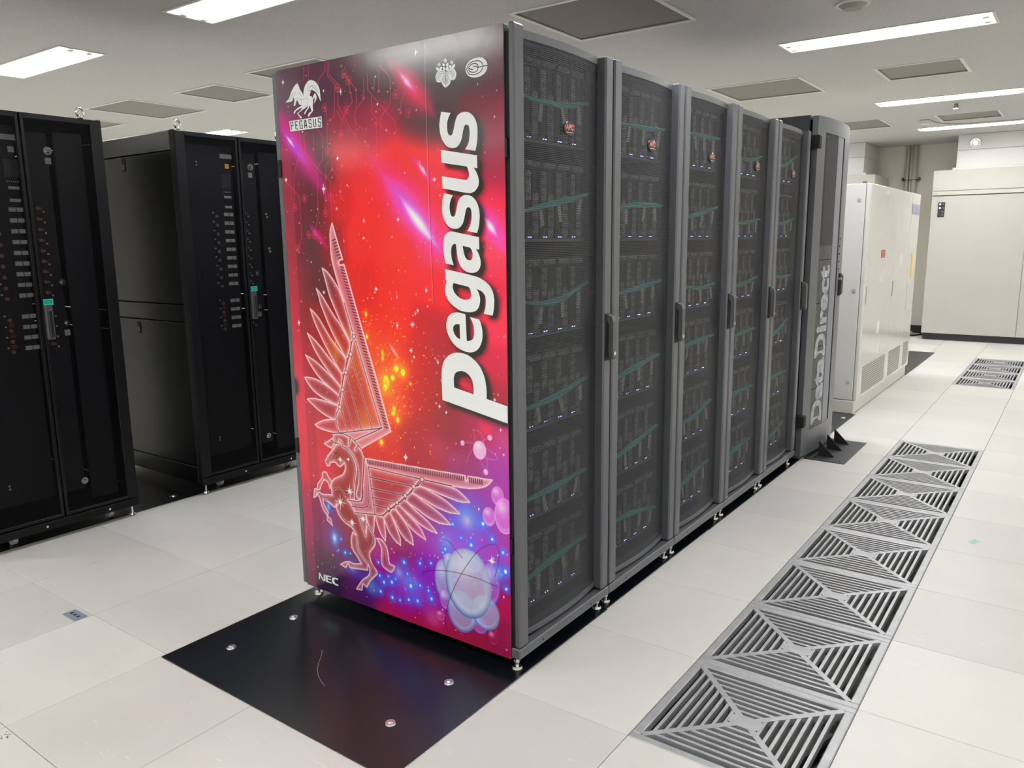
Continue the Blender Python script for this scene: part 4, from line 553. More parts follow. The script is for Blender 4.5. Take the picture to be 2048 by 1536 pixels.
BOD=[[(234.5,636.5),(240,629),(245,621.5),(251.5,615),(259.5,611.5),(269,610),(277.5,607),(285.5,602),(292.5,596.5),(299,590.5),(305,583.5),(310,576.5),(314.5,569),(317.5,561),(320,553),(321,544.5),(321,535),(319.5,525),(318,514),(315,501.5),(311,488),(308,472.5),(307,455.5),(306.5,437),(306,418),(264.5,404.5),(272,403.5),(304,364.5),(320,363.5),(337,320.5),(353.5,283.5),(363.5,332),(396.5,298.5),(399.5,293.5),(402,288.5),(403.5,283),(404.5,275.5),(404,267.5),(402.5,259.5),(398.5,252.5),(393,245.5),(387.5,239),(382,233),(376.5,227),(372.5,221),(371.5,213.5),(372,205.5),(373.5,198),(375.5,191),(379,184),(384,177),(392.5,168.5),(402,160),(408,152.5),(407.5,147),(403.5,142.5),(397.5,136.5),(389,128.5),(378,118.5),(368,108.5),(360.5,98),(353.5,87.5),(346.5,76.5),(327,86),(319,57.5),(288.5,55.5),(310.5,85),(316,91.5),(321.5,97.5),(328,104.5),(337.5,111.5),(348.5,119),(357.5,126.5),(362.5,133.5),(365,140),(366.5,146.5),(367,153),(366.5,160),(363.5,166),(358.5,171.5),(352,177),(344.5,182),(337,188),(329,193.5),(322,200.5),(316,208.5),(311,217.5),(307.5,226.5),(305.5,234),(305.5,241.5),(304.5,249.5),(303.5,258.5),(302,268),(300.5,278),(294,285.5),(287.5,293),(279.5,299.5),(269.5,304),(258.5,307),(247.5,310.5),(236,316.5),(225,323),(215.5,331),(208,340.5),(202,351),(199,360),(199,367),(201.5,373),(204,379),(190.5,361.5),(186,363.5),(181.5,365.5),(176,367.5),(168.5,371),(160,374.5),(151.5,378),(143,379.5),(134.5,381),(126,382),(126,376.5),(126.5,371.5),(129,364.5),(135,355.5),(144,345),(152.5,334.5),(145,319.5),(163.5,313),(172.5,284.5),(141.5,301),(141,322),(133,329),(125.5,336),(119,344.5),(113.5,357.5),(108.5,372),(104.5,384),(99,390),(94.5,393.5),(92.5,397),(95,402),(100.5,407),(106.5,410),(110.5,409),(114.5,405.5),(123,404),(139,405.5),(159,408.5),(179,411),(177.5,418.5),(176.5,426),(175.5,434),(175,441.5),(175.5,448),(176.5,454.5),(179,460),(183,466),(188.5,472),(194.5,477.5),(202,481.5),(210.5,485.5),(218.5,489.5),(227,493.5),(235.5,497),(242.5,501.5),(248.5,507),(253,513.5),(256.5,520),(259,525.5),(260,531.5),(260.5,536.5),(259.5,541.5),(257.5,545.5),(255.5,550),(252,545.5),(248.5,541.5),(245,538),(241,535),(237,532.5),(233,531),(228.5,531),(223.5,532),(219,534),(215,537.5),(210.5,541.5),(205,544),(197.5,543),(188,540.5),(178.5,538),(177.5,534),(177,530),(175,527),(170.5,525),(165,523),(160,521.5),(154.5,530),(153,533),(151.5,536),(150.5,539.5),(151.5,543),(153,546),(156,550.5),(160,555.5),(165,562),(172,569.5),(182,579.5),(193.5,590.5),(203.5,600),(209,606.5),(212,610.5),(216,614),(220.5,616.5),(225.5,618.5),(230.5,620)],[(282.5,284),(306,273),(306,257),(305.5,240.5),(307.5,226.5),(311.5,216.5),(318,209),(326,201.5),(336,191.5),(348,181.5),(360,171),(356.5,148.5),(346.5,146.5),(336,145),(322.5,143),(302.5,140),(279.5,137),(256.5,134),(249.5,150.5),(235.5,127.5),(204.5,135),(233,152.5),(258,160),(266,158.5),(273.5,157),(282.5,157),(294.5,159),(308,163),(322,166.5),(315,174),(308,182),(301,189.5),(293,197.5),(284.5,205),(278,214),(274,224.5),(272.5,236),(272,248),(274.5,260),(278.5,272)],[(179.5,466.5),(173.5,472),(167.5,477),(163,482),(159.5,487),(157.5,492),(155,495),(151,497),(146.5,497.5),(141.5,497),(136.5,495.5),(131.5,492.5),(127.5,488.5),(127.5,484),(128,478.5),(126.5,472),(119,463),(108.5,452),(100,442.5),(96,434.5),(94.5,427.5),(92.5,420),(77,416.5),(69.5,378.5),(87,388),(93.5,414),(110.5,419.5),(114,427),(117,434.5),(121,442),(126.5,449.5),(132,456.5),(137.5,463.5),(145,462),(152,460),(158,456.5),(162,450),(165,442),(168,433.5),(178.5,456)],[(202.5,650),(209.5,652.5),(216.5,654.5),(224.5,656),(233,657.5),(242.5,659),(253,659),(264.5,657.5),(277,654.5),(289,652),(284,619.5),(301.5,649.5),(332,630.5),(317,608.5),(334.5,625),(347.5,615),(351,611.5),(354.5,607.5),(357.5,603),(359.5,597),(361.5,590.5),(363,584.5),(358,539.5),(352.5,495),(347.5,459.5),(343,440.5),(339.5,431),(335.5,421.5),(331,421),(326,420),(321.5,421),(318,425),(315,431),(311.5,437),(316.5,450),(321,462.5),(325,475.5),(328,489),(329.5,503),(330.5,516),(330,528.5),(328,540),(325.5,551),(322,561.5),(317.5,571.5),(312,580.5),(306,588.5),(299,595),(291.5,601),(283,605.5),(274.5,609),(267,611.5),(260.5,612.5),(255.5,612.5),(250,613),(250,618.5),(249.5,624),(248,628.5),(244.5,632),(239.5,634),(234.5,636.5),(230.5,620),(216,620)],[(150,608.5),(203,640),(213.5,621.5),(191.5,596.5),(183.5,598),(176,599.5),(168.5,601),(162,603.5),(156,606)]]
LIN=[[(300.5,1147.5),(310.5,1118),(324.5,1078),(335,1048.5)],[(349.5,1015.5),(382.5,925.5),(428.5,802),(461.5,712)],[(323.5,952.5),(350.5,878.5),(387,776.5),(414,702)],[(295,884),(314,826.5),(339.5,747.5),(358,690)],[(272,819),(285.5,778),(304.5,722),(318.5,681)],[(255,753),(263,729.5),(273.5,697.5),(281.5,674)],[(332.5,1016),(330,1011),(326,1003.5),(323,996.5),(321.5,988.5),(320.5,980.5),(320,975)],[(310,953),(305.5,947),(299.5,939),(295,930.5),(292.5,921.5),(291,912.5),(290.5,906)],[(279.5,883.5),(277,878.5),(273,871),(269.5,863.5),(268,855),(267,846.5),(266.5,840)],[(256,820),(253,815),(249,808),(246,800.5),(245.5,791),(246,781),(247,774)],[(241,751),(237,746.5),(231,740),(226.5,732.5),(224.5,723.5),(223.5,713.5),(224.5,702.5),(228,688.5),(233,673),(236.5,662.5)],[(200.5,655.5),(204,656),(212,657),(240.5,662.5),(309.5,677),(398.5,696.5),(463.5,711)],[(319.5,644.5),(362,664.5),(420.5,691),(463.5,711)],[(240,661),(247.5,661.5),(258,661.5),(268.5,661),(278,659.5),(287,657.5),(296,655),(304,652),(311,648.5),(319.5,643.5),(330.5,635),(342,625),(350.5,618)],[(287,621.5),(289.5,629.5),(293,640),(295.5,647.5)],[(321,610.5),(326,616),(333.5,623.5),(339,629)],[(385.5,555),(460,554.5),(563,554),(638,553.5)],[(658,554),(695,553.5),(745.5,553.5),(782.5,553.5)],[(392.5,517),(452.5,517.5),(535,518.5),(595,519.5)],[(397.5,475),(444,476),(508.5,478),(555,479)],[(401.5,442.5),(435,443.5),(480.5,445),(514,446)],[(405,414.5),(424,414.5),(450,414.5),(469,414.5)],[(385.5,555),(392,503),(401,432),(407.5,380)],[(642.5,544.5),(639.5,540.5),(635,534.5),(630,529.5),(624.5,526.5),(618.5,524),(614,522.5)],[(603.5,510.5),(599,504.5),(592.5,496.5),(587,490),(582,486.5),(577.5,484),(574.5,482.5)],[(559.5,469),(555.5,464.5),(550,458),(544.5,453),(540,450.5),(535.5,449),(532,448.5)],[(517,435.5),(513,431.5),(507.5,426.5),(502,422),(496.5,419.5),(491,418),(487,417)],[(472.5,405.5),(469,400.5),(463,394),(456.5,388.5),(448,384),(438.5,380.5),(430,378.5),(421,378),(413,379),(407.5,380)],[(380,494.5),(381,468),(381,431),(372.5,402.5),(347,391),(312,387.5),(287,386)],[(268,407),(289.5,407.5),(318.5,409.5),(341,418),(349,436.5),(350,461.5),(351,489.5),(356,523.5),(361,560.5),(364.5,586.5)],[(304,364.5),(334.5,368.5),(376.5,374),(407,378)],[(366,582.5),(358.5,533),(348,464.5),(340.5,414.5)],[(320,365),(324.5,353),(331,336.5),(337,320.5),(343.5,306.5),(349.5,294),(353.5,285)],[(362.5,331.5),(372.5,322),(386.5,308.5),(396.5,298.5)],[(306,273),(305.5,262),(304.5,246.5),(305.5,232),(310.5,220.5),(317.5,210.5),(326,201.5),(336.5,191.5),(348,182.5),(356.5,176)],[(250,612),(256.5,611.5),(266,610.5),(275,608.5),(283.5,604),(291.5,598.5),(299,592.5),(305,586),(310,580),(314.5,573),(319,565.5),(322.5,557.5),(325.5,549),(327.5,540),(329,530),(329,520),(328.5,509),(327,497),(324.5,485.5),(320.5,474),(316,463),(312.5,451.5),(310,438.5),(308.5,425.5),(307.5,416.5)],[(288,590.5),(293.5,583),(301.5,571.5),(308,560),(312,550),(314,539.5),(314.5,527.5),(312.5,511),(308.5,493),(306,480)],[(185.5,430.5),(192,435),(200.5,440.5),(210,444),(218.5,444.5),(227.5,443),(235.5,439.5),(242,433),(247.5,424.5),(251,418)],[(188,628),(194,626),(202.5,622.5),(210.5,620),(218,619.5),(225.5,620),(230.5,620)],[(234.5,634.5),(239,632),(245,628.5),(249.5,624.5),(250.5,620.5),(250.5,616),(250,613)],[(193,574.5),(186.5,569),(177.5,561.5),(171,556)],[(206.5,642.5),(209,636),(213.5,626.5),(216,620)],[(152,540),(155.5,538.5),(160,537),(163.5,535.5),(165.5,533.5),(166,531),(166,529.5)],[(213,357),(216.5,350),(222,339.5),(228,330.5),(236,323.5),(245,317),(251.5,313)],[(380,176),(384.5,170),(390,161.5),(392.5,153),(387.5,143.5),(379.5,134),(373.5,127.5)],[(398.5,293),(398,287),(397,278),(395,269.5),(391.5,261),(387,252.5),(384,246.5)],[(456,260),(457,251.5),(458.5,239),(460,227),(462,216.5),(464.5,206.5),(466,199.5)],[(132,383.5),(136,383),(142.5,382.5),(146.5,382)]]
CIR=[(341,1029.8),(320.3,964.8),(289.8,895.3),(267.4,829.9),(248.1,762.6),(647.9,552.9),(606.2,520),(564.3,479.4),(522.3,446.1),(478.3,414.3)]
SLO=[[254.9,1367.7,270.9,1371.7],[258.7,1357,274.7,1361],[262.5,1346.4,278.5,1350.4],[266.4,1335.8,282.4,1339.8],[270.2,1325.1,286.2,1329.1],[274,1314.5,290,1318.5],[277.8,1303.8,293.8,1307.8],[288.7,1275.8,305.7,1272.8],[292.3,1265.3,309.3,1262.3],[295.9,1254.7,312.9,1251.7],[299.4,1244.2,316.4,1241.2],[303,1233.7,320,1230.7],[306.6,1223.1,323.6,1220.1],[310.2,1212.6,327.2,1209.6],[313.7,1202.1,330.7,1199.1],[317.3,1191.5,334.3,1188.5],[320.9,1181,337.9,1178],[324.5,1170.5,341.5,1167.5],[328,1159.9,345,1156.9],[331.6,1149.4,348.6,1146.4],[335.2,1138.9,352.2,1135.9],[338.8,1128.4,355.8,1125.4],[342.3,1117.8,359.3,1114.8],[345.9,1107.3,362.9,1104.3],[349.5,1096.8,366.5,1093.8],[353.1,1086.2,370.1,1083.2],[356.6,1075.7,373.6,1072.7],[360.2,1065.2,377.2,1062.2],[363.8,1054.6,380.8,1051.6],[367.4,1044.1,384.4,1041.1],[370.9,1033.6,387.9,1030.6],[374.5,1023,391.5,1020],[378.1,1012.5,395.1,1009.5],[381.7,1002,398.7,999],[385.2,991.4,402.2,988.4],[388.8,980.9,405.8,977.9],[392.4,970.4,409.4,967.4],[396,959.8,413,956.8],[399.5,949.3,416.5,946.3],[403.1,938.8,420.1,935.8],[406.7,928.2,423.7,925.2],[410.3,917.7,427.3,914.7],[413.8,907.2,430.8,904.2],[417.4,896.6,434.4,893.6],[421,886.1,438,883.1],[424.6,875.6,441.6,872.6],[428.1,865,445.1,862],[431.7,854.5,448.7,851.5],[435.3,844,452.3,841],[438.9,833.5,455.9,830.5],[442.4,822.9,459.4,819.9],[446,812.4,463,809.4],[449.6,801.9,466.6,798.9],[453.2,791.3,470.2,788.3],[456.7,780.8,473.7,777.8],[460.3,770.3,477.3,767.3],[463.9,759.7,480.9,756.7],[467.5,749.2,484.5,746.2],[471,738.7,488,735.7],[474.6,728.1,491.6,725.1],[478.2,717.6,495.2,714.6],[383.2,567.2,382.2,581.2],[391.3,567.4,390.3,581.4],[399.3,567.7,398.3,581.7],[407.4,567.9,406.4,581.9],[415.4,568.2,414.4,582.2],[423.5,568.4,422.5,582.4],[431.5,568.7,430.5,582.7],[439.6,568.9,438.6,582.9],[447.6,569.2,446.6,583.2],[455.7,569.4,454.7,583.4],[463.8,569.7,462.8,583.7],[471.8,569.9,470.8,583.9],[479.9,570.2,478.9,584.2],[487.9,570.4,486.9,584.4],[496,570.7,495,584.7],[504,570.9,503,584.9],[512.1,571.1,511.1,585.1],[520.1,571.4,519.1,585.4],[528.2,571.6,527.2,585.6],[536.3,571.9,535.3,585.9],[544.3,572.1,543.3,586.1],[552.4,572.4,551.4,586.4],[560.4,572.6,559.4,586.6],[568.5,572.9,567.5,586.9],[576.5,573.1,575.5,587.1],[584.6,573.4,583.6,587.4],[592.6,573.6,591.6,587.6],[600.7,573.9,599.7,587.9],[608.8,574.1,607.8,588.1],[616.8,574.3,615.8,588.3],[624.9,574.6,623.9,588.6],[632.9,574.8,631.9,588.8],[641,575.1,640,589.1],[649,575.3,648,589.3],[657.1,575.6,656.1,589.6],[665.1,575.8,664.1,589.8],[673.2,576.1,672.2,590.1],[681.2,576.3,680.2,590.3],[689.3,576.6,688.3,590.6],[697.4,576.8,696.4,590.8],[705.4,577.1,704.4,591.1],[713.5,577.3,712.5,591.3],[721.5,577.5,720.5,591.5],[729.6,577.8,728.6,591.8],[737.6,578,736.6,592],[745.7,578.3,744.7,592.3],[753.7,578.5,752.7,592.5],[761.8,578.8,760.8,592.8],[769.9,579,768.9,593],[777.9,579.3,776.9,593.3],[786,579.5,785,593.5],[794,579.8,793,593.8],[802.1,580,801.1,594],[810.1,580.3,809.1,594.3],[818.2,580.5,817.2,594.5],[826.2,580.8,825.2,594.8],[834.3,581,833.3,595],[859,579.9,858,595.9],[867.8,580.2,866.8,596.2],[876.5,580.4,875.5,596.4],[885.2,580.7,884.2,596.7],[894,581,893,597],[902.8,581.2,901.8,597.2],[911.5,581.5,910.5,597.5]]
EYE=[(206,579.5),(218.5,589.5),(218.5,580.5),(212,577)]
CIT=[[(263.5,1967),(261.5,1937.5),(225,1912.5),(222,1877.5)],[(275,1965.5),(272,1921.5),(307.5,1887),(296.5,1784),(273,1775.5)],[(282.5,1964.5),(280,1925),(322.5,1885)],[(322,1875.5),(318,1821.5),(345.5,1779),(383,1726),(420.5,1688),(410.5,1520)],[(354.5,1915.5),(409.5,1860),(408.5,1811.5),(397,1774),(406,1748.5),(451.5,1719.5)],[(375,1893.5),(389,1823.5),(359.5,1801),(329,1761),(325,1724)],[(447.5,1893.5),(443.5,1829.5),(413,1801.5)],[(466,1910),(462.5,1853.5),(519,1799.5),(584,1740.5),(588,1679)],[(522,1921.5),(567.5,1878),(565.5,1799),(517,1761.5),(515.5,1603),(493,1575),(492,1538.5)],[(518,1908),(514.5,1842.5)],[(599,1837),(633.5,1869.5)],[(250.5,1819),(259,1798),(254,1671.5)],[(205,1752.5),(232.5,1724.5),(225,1648.5),(186,1609.5),(193,1598.5),(186,1451.5),(161,1388)],[(135,1738.5),(134,1676),(202.5,1613.5),(262,1568.5),(258.5,1519.5)],[(305,1685.5),(275.5,1649.5),(273,1611.5),(312.5,1571),(313,1519.5)],[(273,1611.5),(235.5,1580.5),(224.5,1463.5)],[(183.5,1734),(179.5,1685.5)],[(111.5,1751),(110,1683),(81,1637.5),(65,1596),(60,1488)],[(19.5,1582.5),(89,1527.5),(89.5,1378.5),(65,1340.5)],[(594,1664),(592,1557)],[(498.5,1744),(493,1638.5),(462,1599),(458.5,1537.5)],[(690.5,1623.5),(686,1483)],[(754,1447.5),(748.5,1386.5)],[(732,1368),(687,1340)],[(400.5,1535.5),(398,1493)],[(262,1511.5),(256,1428.5)],[(178,1969),(173,1909)],[(153.5,1967),(150,1922)],[(479,1832.5),(479.5,1779.5),(528.5,1722),(555.5,1710)],[(634.5,1828),(610.5,1798.5),(608.5,1766)],[(309.5,1802.5),(344,1759.5),(371.5,1727)],[(288.5,1669),(243,1626.5),(235.5,1580.5)],[(496,1887),(493.5,1845)],[(400,1768.5),(392,1641)],[(444.5,1412),(440,1336),(388,1274.5),(383,1191)],[(484,1411),(477,1290),(437,1244),(433.5,1187)],[(585,1339.5),(586.5,1220.5)],[(541.5,1439),(535,1310)],[(313.5,1415),(314.5,1311)]]
RNG=[(320.4,1875.7),(354.4,1915.4),(375,1893.3),(359.5,1800.8),(325.2,1723.9),(492.2,1538.3),(589.5,1824.1),(250.6,1819.1),(254,1671.7),(160.8,1388.1),(258.7,1519.6),(313,1519.6),(224.7,1463.5),(60.2,1488.1),(64.9,1340.4),(458.7,1537.6),(686.1,1483.2),(748.4,1386.7),(686.8,1340),(397.8,1492.9),(117.5,1519.2),(129.5,1388.7),(395.8,1640.8),(557.5,1614.4),(641.5,1762.6),(448.8,1676.1)]
DOT=[(273,1775.5),(409.3,1859),(443.5,1829.4),(514.4,1842.4),(273,1611.5),(305.1,1685.4),(179.7,1685.3),(592,1557),(495.1,1744.5),(608.7,1766.1)]
STA=[(36.2,1927.7,22),(249.2,1874.4,15),(334.4,1861.7,18),(302.4,1646.7,20),(20,1589.3,22),(222.9,1547.3,30),(579.3,1432.7,22),(285.4,1476.9,16),(743.2,1551.9,20),(681.4,1937.5,16),(44.5,1064.4,26),(194.4,1182.8,20),(463.6,1201.5,22),(694.3,1203,20),(628.1,1087.8,26),(557.3,1080.8,20),(617.3,999.2,22),(418.5,1432.8,15),(412.8,1374.5,16),(630.1,978.3,16),(736.3,968.6,16),(737.5,820.8,18),(766.2,803.9,16),(968.3,868,20),(653.8,1135.3,18),(643.2,1125,16),(573.6,620.6,32),(946,325.4,38),(834.3,334.3,22),(993.1,212.7,14),(990.3,773.5,14),(895.7,494.8,14),(859.6,387.7,12),(1000.7,694.9,12),(418.4,1431.5,14),(505.4,1803.2,14),(412.7,1373.3,14),(127.8,1749.5,10),(344.1,1553.7,12)]
ST8=[(279.7,442.6,30),(223,390.7,34),(282.9,321,24),(343.5,347.9,22),(234.9,559,17),(279.3,566.9,9)]
COL=[(50.5,1899.6,88,58,75),(226.6,1895.1,84,50,70),(378.2,1892.5,80,48,62),(520.3,1890,74,52,58),(654.4,1902.8,68,60,64),(780.3,1914.7,62,58,62),(936.5,1920.3,60,52,56),(1009.3,1881.5,88,42,58),(22.7,1744.2,150,55,110),(158.1,1697.5,98,56,72),(368.8,1746.4,138,48,72),(511.8,1732.7,160,52,78),(669.2,1748.3,104,62,70),(752.9,1724.6,80,62,66),(930.8,1692.4,108,44,58),(1005.2,1671,140,48,74),(54.4,1616.8,128,52,78),(205,1607.2,88,52,62),(362.5,1647.4,215,48,62),(552.7,1633.1,242,62,68),(663.2,1609.2,242,70,74),(747.8,1587.8,250,76,90),(1003.3,1570.5,155,52,78),(45.1,1509.2,130,48,68),(170.2,1503.9,96,48,58),(302,1498.3,200,48,58),(451,1492,243,60,62),(635.7,1484.2,243,70,80),(743.7,1479.6,250,72,86),(991.9,1469.1,228,58,90),(47,1362.9,134,48,64),(145.5,1361.6,82,52,58),(240.2,1360.4,148,48,54),(395.2,1375.5,232,58,58),(584.7,1355.9,246,66,64),(739.1,1353.9,236,80,130),(980.4,1365.7,255,78,100),(1017.1,1320.6,252,84,110),(49,1214.5,150,48,64),(148.1,1216.2,94,48,56),(385.8,1220.2,210,48,50),(578.4,1223.4,242,60,58),(712.7,1225.7,242,60,68),(996.6,1230.4,215,52,84),(50.9,1063.9,185,54,74),(99.9,1066.2,130,44,54),(219.6,1071.9,150,42,46),(427.5,1081.7,215,52,42),(572,1088.5,228,58,60),(685.6,1093.8,186,48,60),(1003.8,1108.8,246,68,94),(47.3,949.2,190,54,74),(156.2,956.9,150,46,50),(318.8,968.2,180,50,42),(517.7,947.3,225,62,40),(636.5,990.5,192,44,54),(747.5,998.3,165,42,58),(1011,985.7,200,48,80),(58.1,795.5,200,62,80),(144.8,804.3,140,44,54),(309.4,820.9,180,50,44),(512.3,841.4,220,70,34),(653.5,855.7,186,44,50),(741.5,831,150,40,54),(989.4,858,160,44,64),(51.2,637.7,202,64,76),(133.1,648.5,186,58,68),(454.4,673,200,58,54),(647.7,716.8,166,44,54),(781.6,734.6,140,40,60),(908,767.7,166,48,84),(1006.7,748.5,190,68,130),(48.9,497.8,202,64,80),(122.6,509.6,200,64,76),(291.1,536.7,170,56,58),(451.4,617.7,200,54,50),(667.1,632.2,165,50,64),(842.2,625.3,150,58,110),(985.3,648.3,160,64,160),(46.5,355.8,160,60,90),(109,327.3,140,60,100),(281.1,380.7,150,56,66),(441.3,430.5,165,60,82),(683.7,476.3,150,60,110),(881,513.7,158,64,160),(1002.9,536.7,162,64,162),(42.7,232,140,64,100),(161.5,257.4,128,68,110),(273.4,261.7,138,56,78),(533.4,281,140,56,92),(770.2,387.6,150,64,142),(981.1,432.7,166,60,152),(32.7,105.1,108,58,84),(123.2,126.7,94,62,80),(267,161.1,108,58,90),(481.3,231.3,162,42,124),(653.3,289.9,162,48,140),(999.2,335.9,190,58,150),(25.9,19.4,74,54,80),(145.9,39.7,46,20,62),(314.2,43.2,76,24,92),(525.2,108.9,150,44,140),(717.5,159.7,165,48,130),(997.4,233.6,165,34,86),(255.8,-13,88,24,86),(469.3,-3,165,34,86),(642,8.7,155,28,70),(868.2,21.3,150,28,75),(1003.8,28,140,28,80)]
BEA=[(553.8,1940.1,758.2,1736.7,60,240,60,105,0.85),(598.6,1901.5,682.5,1813.1,16,225,120,215,0.8),(611.1,1886.1,664,1831.3,9,250,225,250,0.95),(440.7,1662,798.5,1291.9,95,228,70,170,0.7),(507.6,1588.8,786.6,1310.7,60,205,110,225,0.85),(586.5,1511.6,756,1334.6,26,240,190,250,0.95),(605.6,1486.6,731.5,1358.6,18,255,255,255,1),(-36.2,1861,264.5,1490.7,60,225,45,150,0.8),(0.1,1782.6,154.5,1622,30,190,80,225,0.85),(31.4,1747.8,81.9,1695.8,7,255,250,255,0.95),(639.3,1641.6,750.4,1526.9,20,225,80,170,0.7),(673.9,1610.9,713.7,1561.6,8,250,240,255,0.9),(912.4,1482.5,1033.7,1310,50,225,90,210,0.85),(937.3,1432.2,987.4,1372.8,14,255,250,255,0.95),(472.1,1063.7,587.1,941.7,18,215,70,130,0.7),(509.6,1021.6,568.3,958.3,8,240,225,255,0.95),(131.1,1430.4,237.5,1332.3,22,215,45,120,0.8),(138.5,1419.4,192.1,1370.1,10,200,60,190,0.7),(895,801.8,965.6,737.8,40,225,50,95,0.8),(780.7,947.4,896.9,875,25,240,70,90,0.6)]
GLO=[(508.2,924.9,120,150,245,110,20,0.45),(452.8,845.6,90,150,250,120,20,0.35),(403.4,1028.4,50,60,250,110,10,0.4),(529.4,773.8,55,50,250,110,10,0.6),(491.2,875.9,30,36,255,150,10,0.8),(561.7,924.1,36,30,255,140,10,0.7),(221.2,990.1,45,50,230,90,10,0.5),(243.7,964,22,40,235,220,60,0.4),(327.8,1040.1,25,35,230,180,60,0.4),(385.2,718.5,45,60,240,210,70,0.45),(335.8,921.5,30,50,235,170,50,0.35),(252.3,735.9,25,30,240,230,120,0.35),(845.1,441.7,85,85,80,120,225,0.85),(845.1,441.7,42,42,110,215,240,0.8),(843.5,441.4,16,18,245,250,225,0.95),(840.2,379.9,160,120,120,70,215,0.45),(179.6,236.7,40,50,110,90,215,0.55),(179.6,236.7,18,28,120,190,245,0.9),(179.6,236.7,7,12,235,250,255,0.95),(154.2,358.9,28,36,80,90,220,0.7),(154.2,358.9,8,14,130,200,245,0.9),(375.2,92.8,50,42,80,150,215,0.6),(375.1,89.8,26,26,110,200,215,0.7),(277,133.3,40,34,90,110,225,0.5),(273.1,135.3,16,14,160,190,230,0.7),(519.6,174.4,40,35,90,140,235,0.8),(519.8,177.7,14,16,190,245,255,0.95),(584.9,152.6,110,70,150,110,235,0.6),(576.6,150.5,40,32,190,190,250,0.7),(508.9,126.5,160,70,110,50,190,0.28),(768,338.9,65,60,90,130,235,0.6),(749.5,346.8,26,26,110,210,245,0.7),(963.9,290.9,50,46,80,110,235,0.8),(963.9,290.9,20,20,130,225,250,0.85),(667.5,211.3,80,100,110,50,205,0.55),(680.8,45.8,45,40,225,130,190,0.45),(731.3,683.6,50,40,190,80,110,0.4),(804.1,659.7,45,35,185,70,120,0.3),(590.6,96.8,90,50,150,80,210,0.45),(386.2,101.4,60,50,80,60,190,0.4),(831.2,353.1,130,70,170,60,200,0.4),(800,292.4,130,110,190,120,230,0.35),(270.7,146.2,70,40,90,70,190,0.3)]
YEL=[(492.8,878.7,16,24),(486.7,859.6,9,12),(545.7,930.6,12,11),(575.6,921.1,10,13),(526.3,897.6,9,9),(482,978,4,10),(481.2,962.2,4,6),(527.2,786.8,7,10),(522.1,771.4,9,7),(542.7,750.4,7,9),(457.5,658.4,8,9),(408.4,1113.1,5,7),(407.5,1033.9,5,7),(608.8,884.3,4,4)]
BLU=[(440.1,121.8,9),(481.1,132.4,10),(419.4,142.9,7),(420.4,80.5,8),(480.7,72.2,9),(518.9,72.2,6),(563.8,86.3,8),(606.7,93.5,9),(674.2,119.4,9),(547.1,225.8,9),(625.1,240.8,7),(415.2,194.3,6),(860.3,362.6,9),(1001.6,303.1,11),(912,447.5,10),(949.1,402.6,8),(992.6,366.7,8),(1003.9,243.3,8),(782.9,218.8,6),(576.2,142.7,12),(561.7,184.9,6),(621.5,155.7,6),(661.1,147.2,6),(677,253.8,6),(744.9,321.6,8),(733,306.8,5),(893.4,317.5,5),(216,240.3,5),(236.2,190.1,7),(264.4,193.3,4),(198.3,190.2,4),(463.2,150.6,5),(501.6,150.5,5),(781.8,419.4,6),(817.3,378.4,5)]
SPH=[(736,206.6,43,76,0),(763,274.2,27,38,0),(861.3,302.2,46,38,0),(941.3,242.7,38,78,3),(737.4,136.1,26,40,2),(888,82.5,35,32,2),(812,110.7,64,76,0),(914.3,135,60,62,0),(842.8,220.3,100,124,1),(945.9,52.7,24,28,4),(974.3,554.6,25,32,5),(937.3,477.9,25,32,5),(1000.7,491.8,40,60,5),(904.2,695.5,27,31,6),(946.3,743,9,9,6),(833,709.5,8,9,6),(928,626.4,9,10,6),(715.3,68.2,19,18,7)]
ARC=[[(632,196),(633.5,198.5),(635.5,202.5),(638,207),(642.5,211),(648,214.5),(655,218.5),(663.5,222),(675,226),(689.5,230),(707.5,234.5),(726.5,239),(745,242.5),(762.5,245),(780,247),(798,248.5),(816,249.5),(835,250),(854,250.5),(873.5,250),(892,249.5),(912.5,247.5),(933.5,245.5),(952.5,243),(965.5,241.5)],[(745,20),(743,25),(740,31.5),(737.5,40),(736.5,49),(736.5,58.5),(738,69),(740,81),(743.5,94.5),(748,110.5),(753.5,128),(760.5,146.5),(769,166),(779,186.5),(790.5,208),(803,230),(816,251),(830,272),(845,293.5),(860,313.5),(873,330),(883.5,342),(892.5,351),(900.5,358),(909,364.5),(918,371),(927.5,376.5),(936.5,380.5),(944.5,383.5),(951.5,385.5),(958,385.5),(963.5,385),(968.5,382.5),(972,378),(974,372),(975.5,365),(976.5,357),(976,347.5),(974.5,337),(972.5,326),(970.5,315.5),(967.5,304),(963.5,292.5),(960,282),(957.5,274.5)],[(741,357),(746,356),(752.5,355),(760.5,353.5),(767.5,350.5),(773.5,346.5),(780,341),(786,335),(793,329.5),(800.5,323),(808.5,316.5),(816.5,310.5),(821.5,306)]]
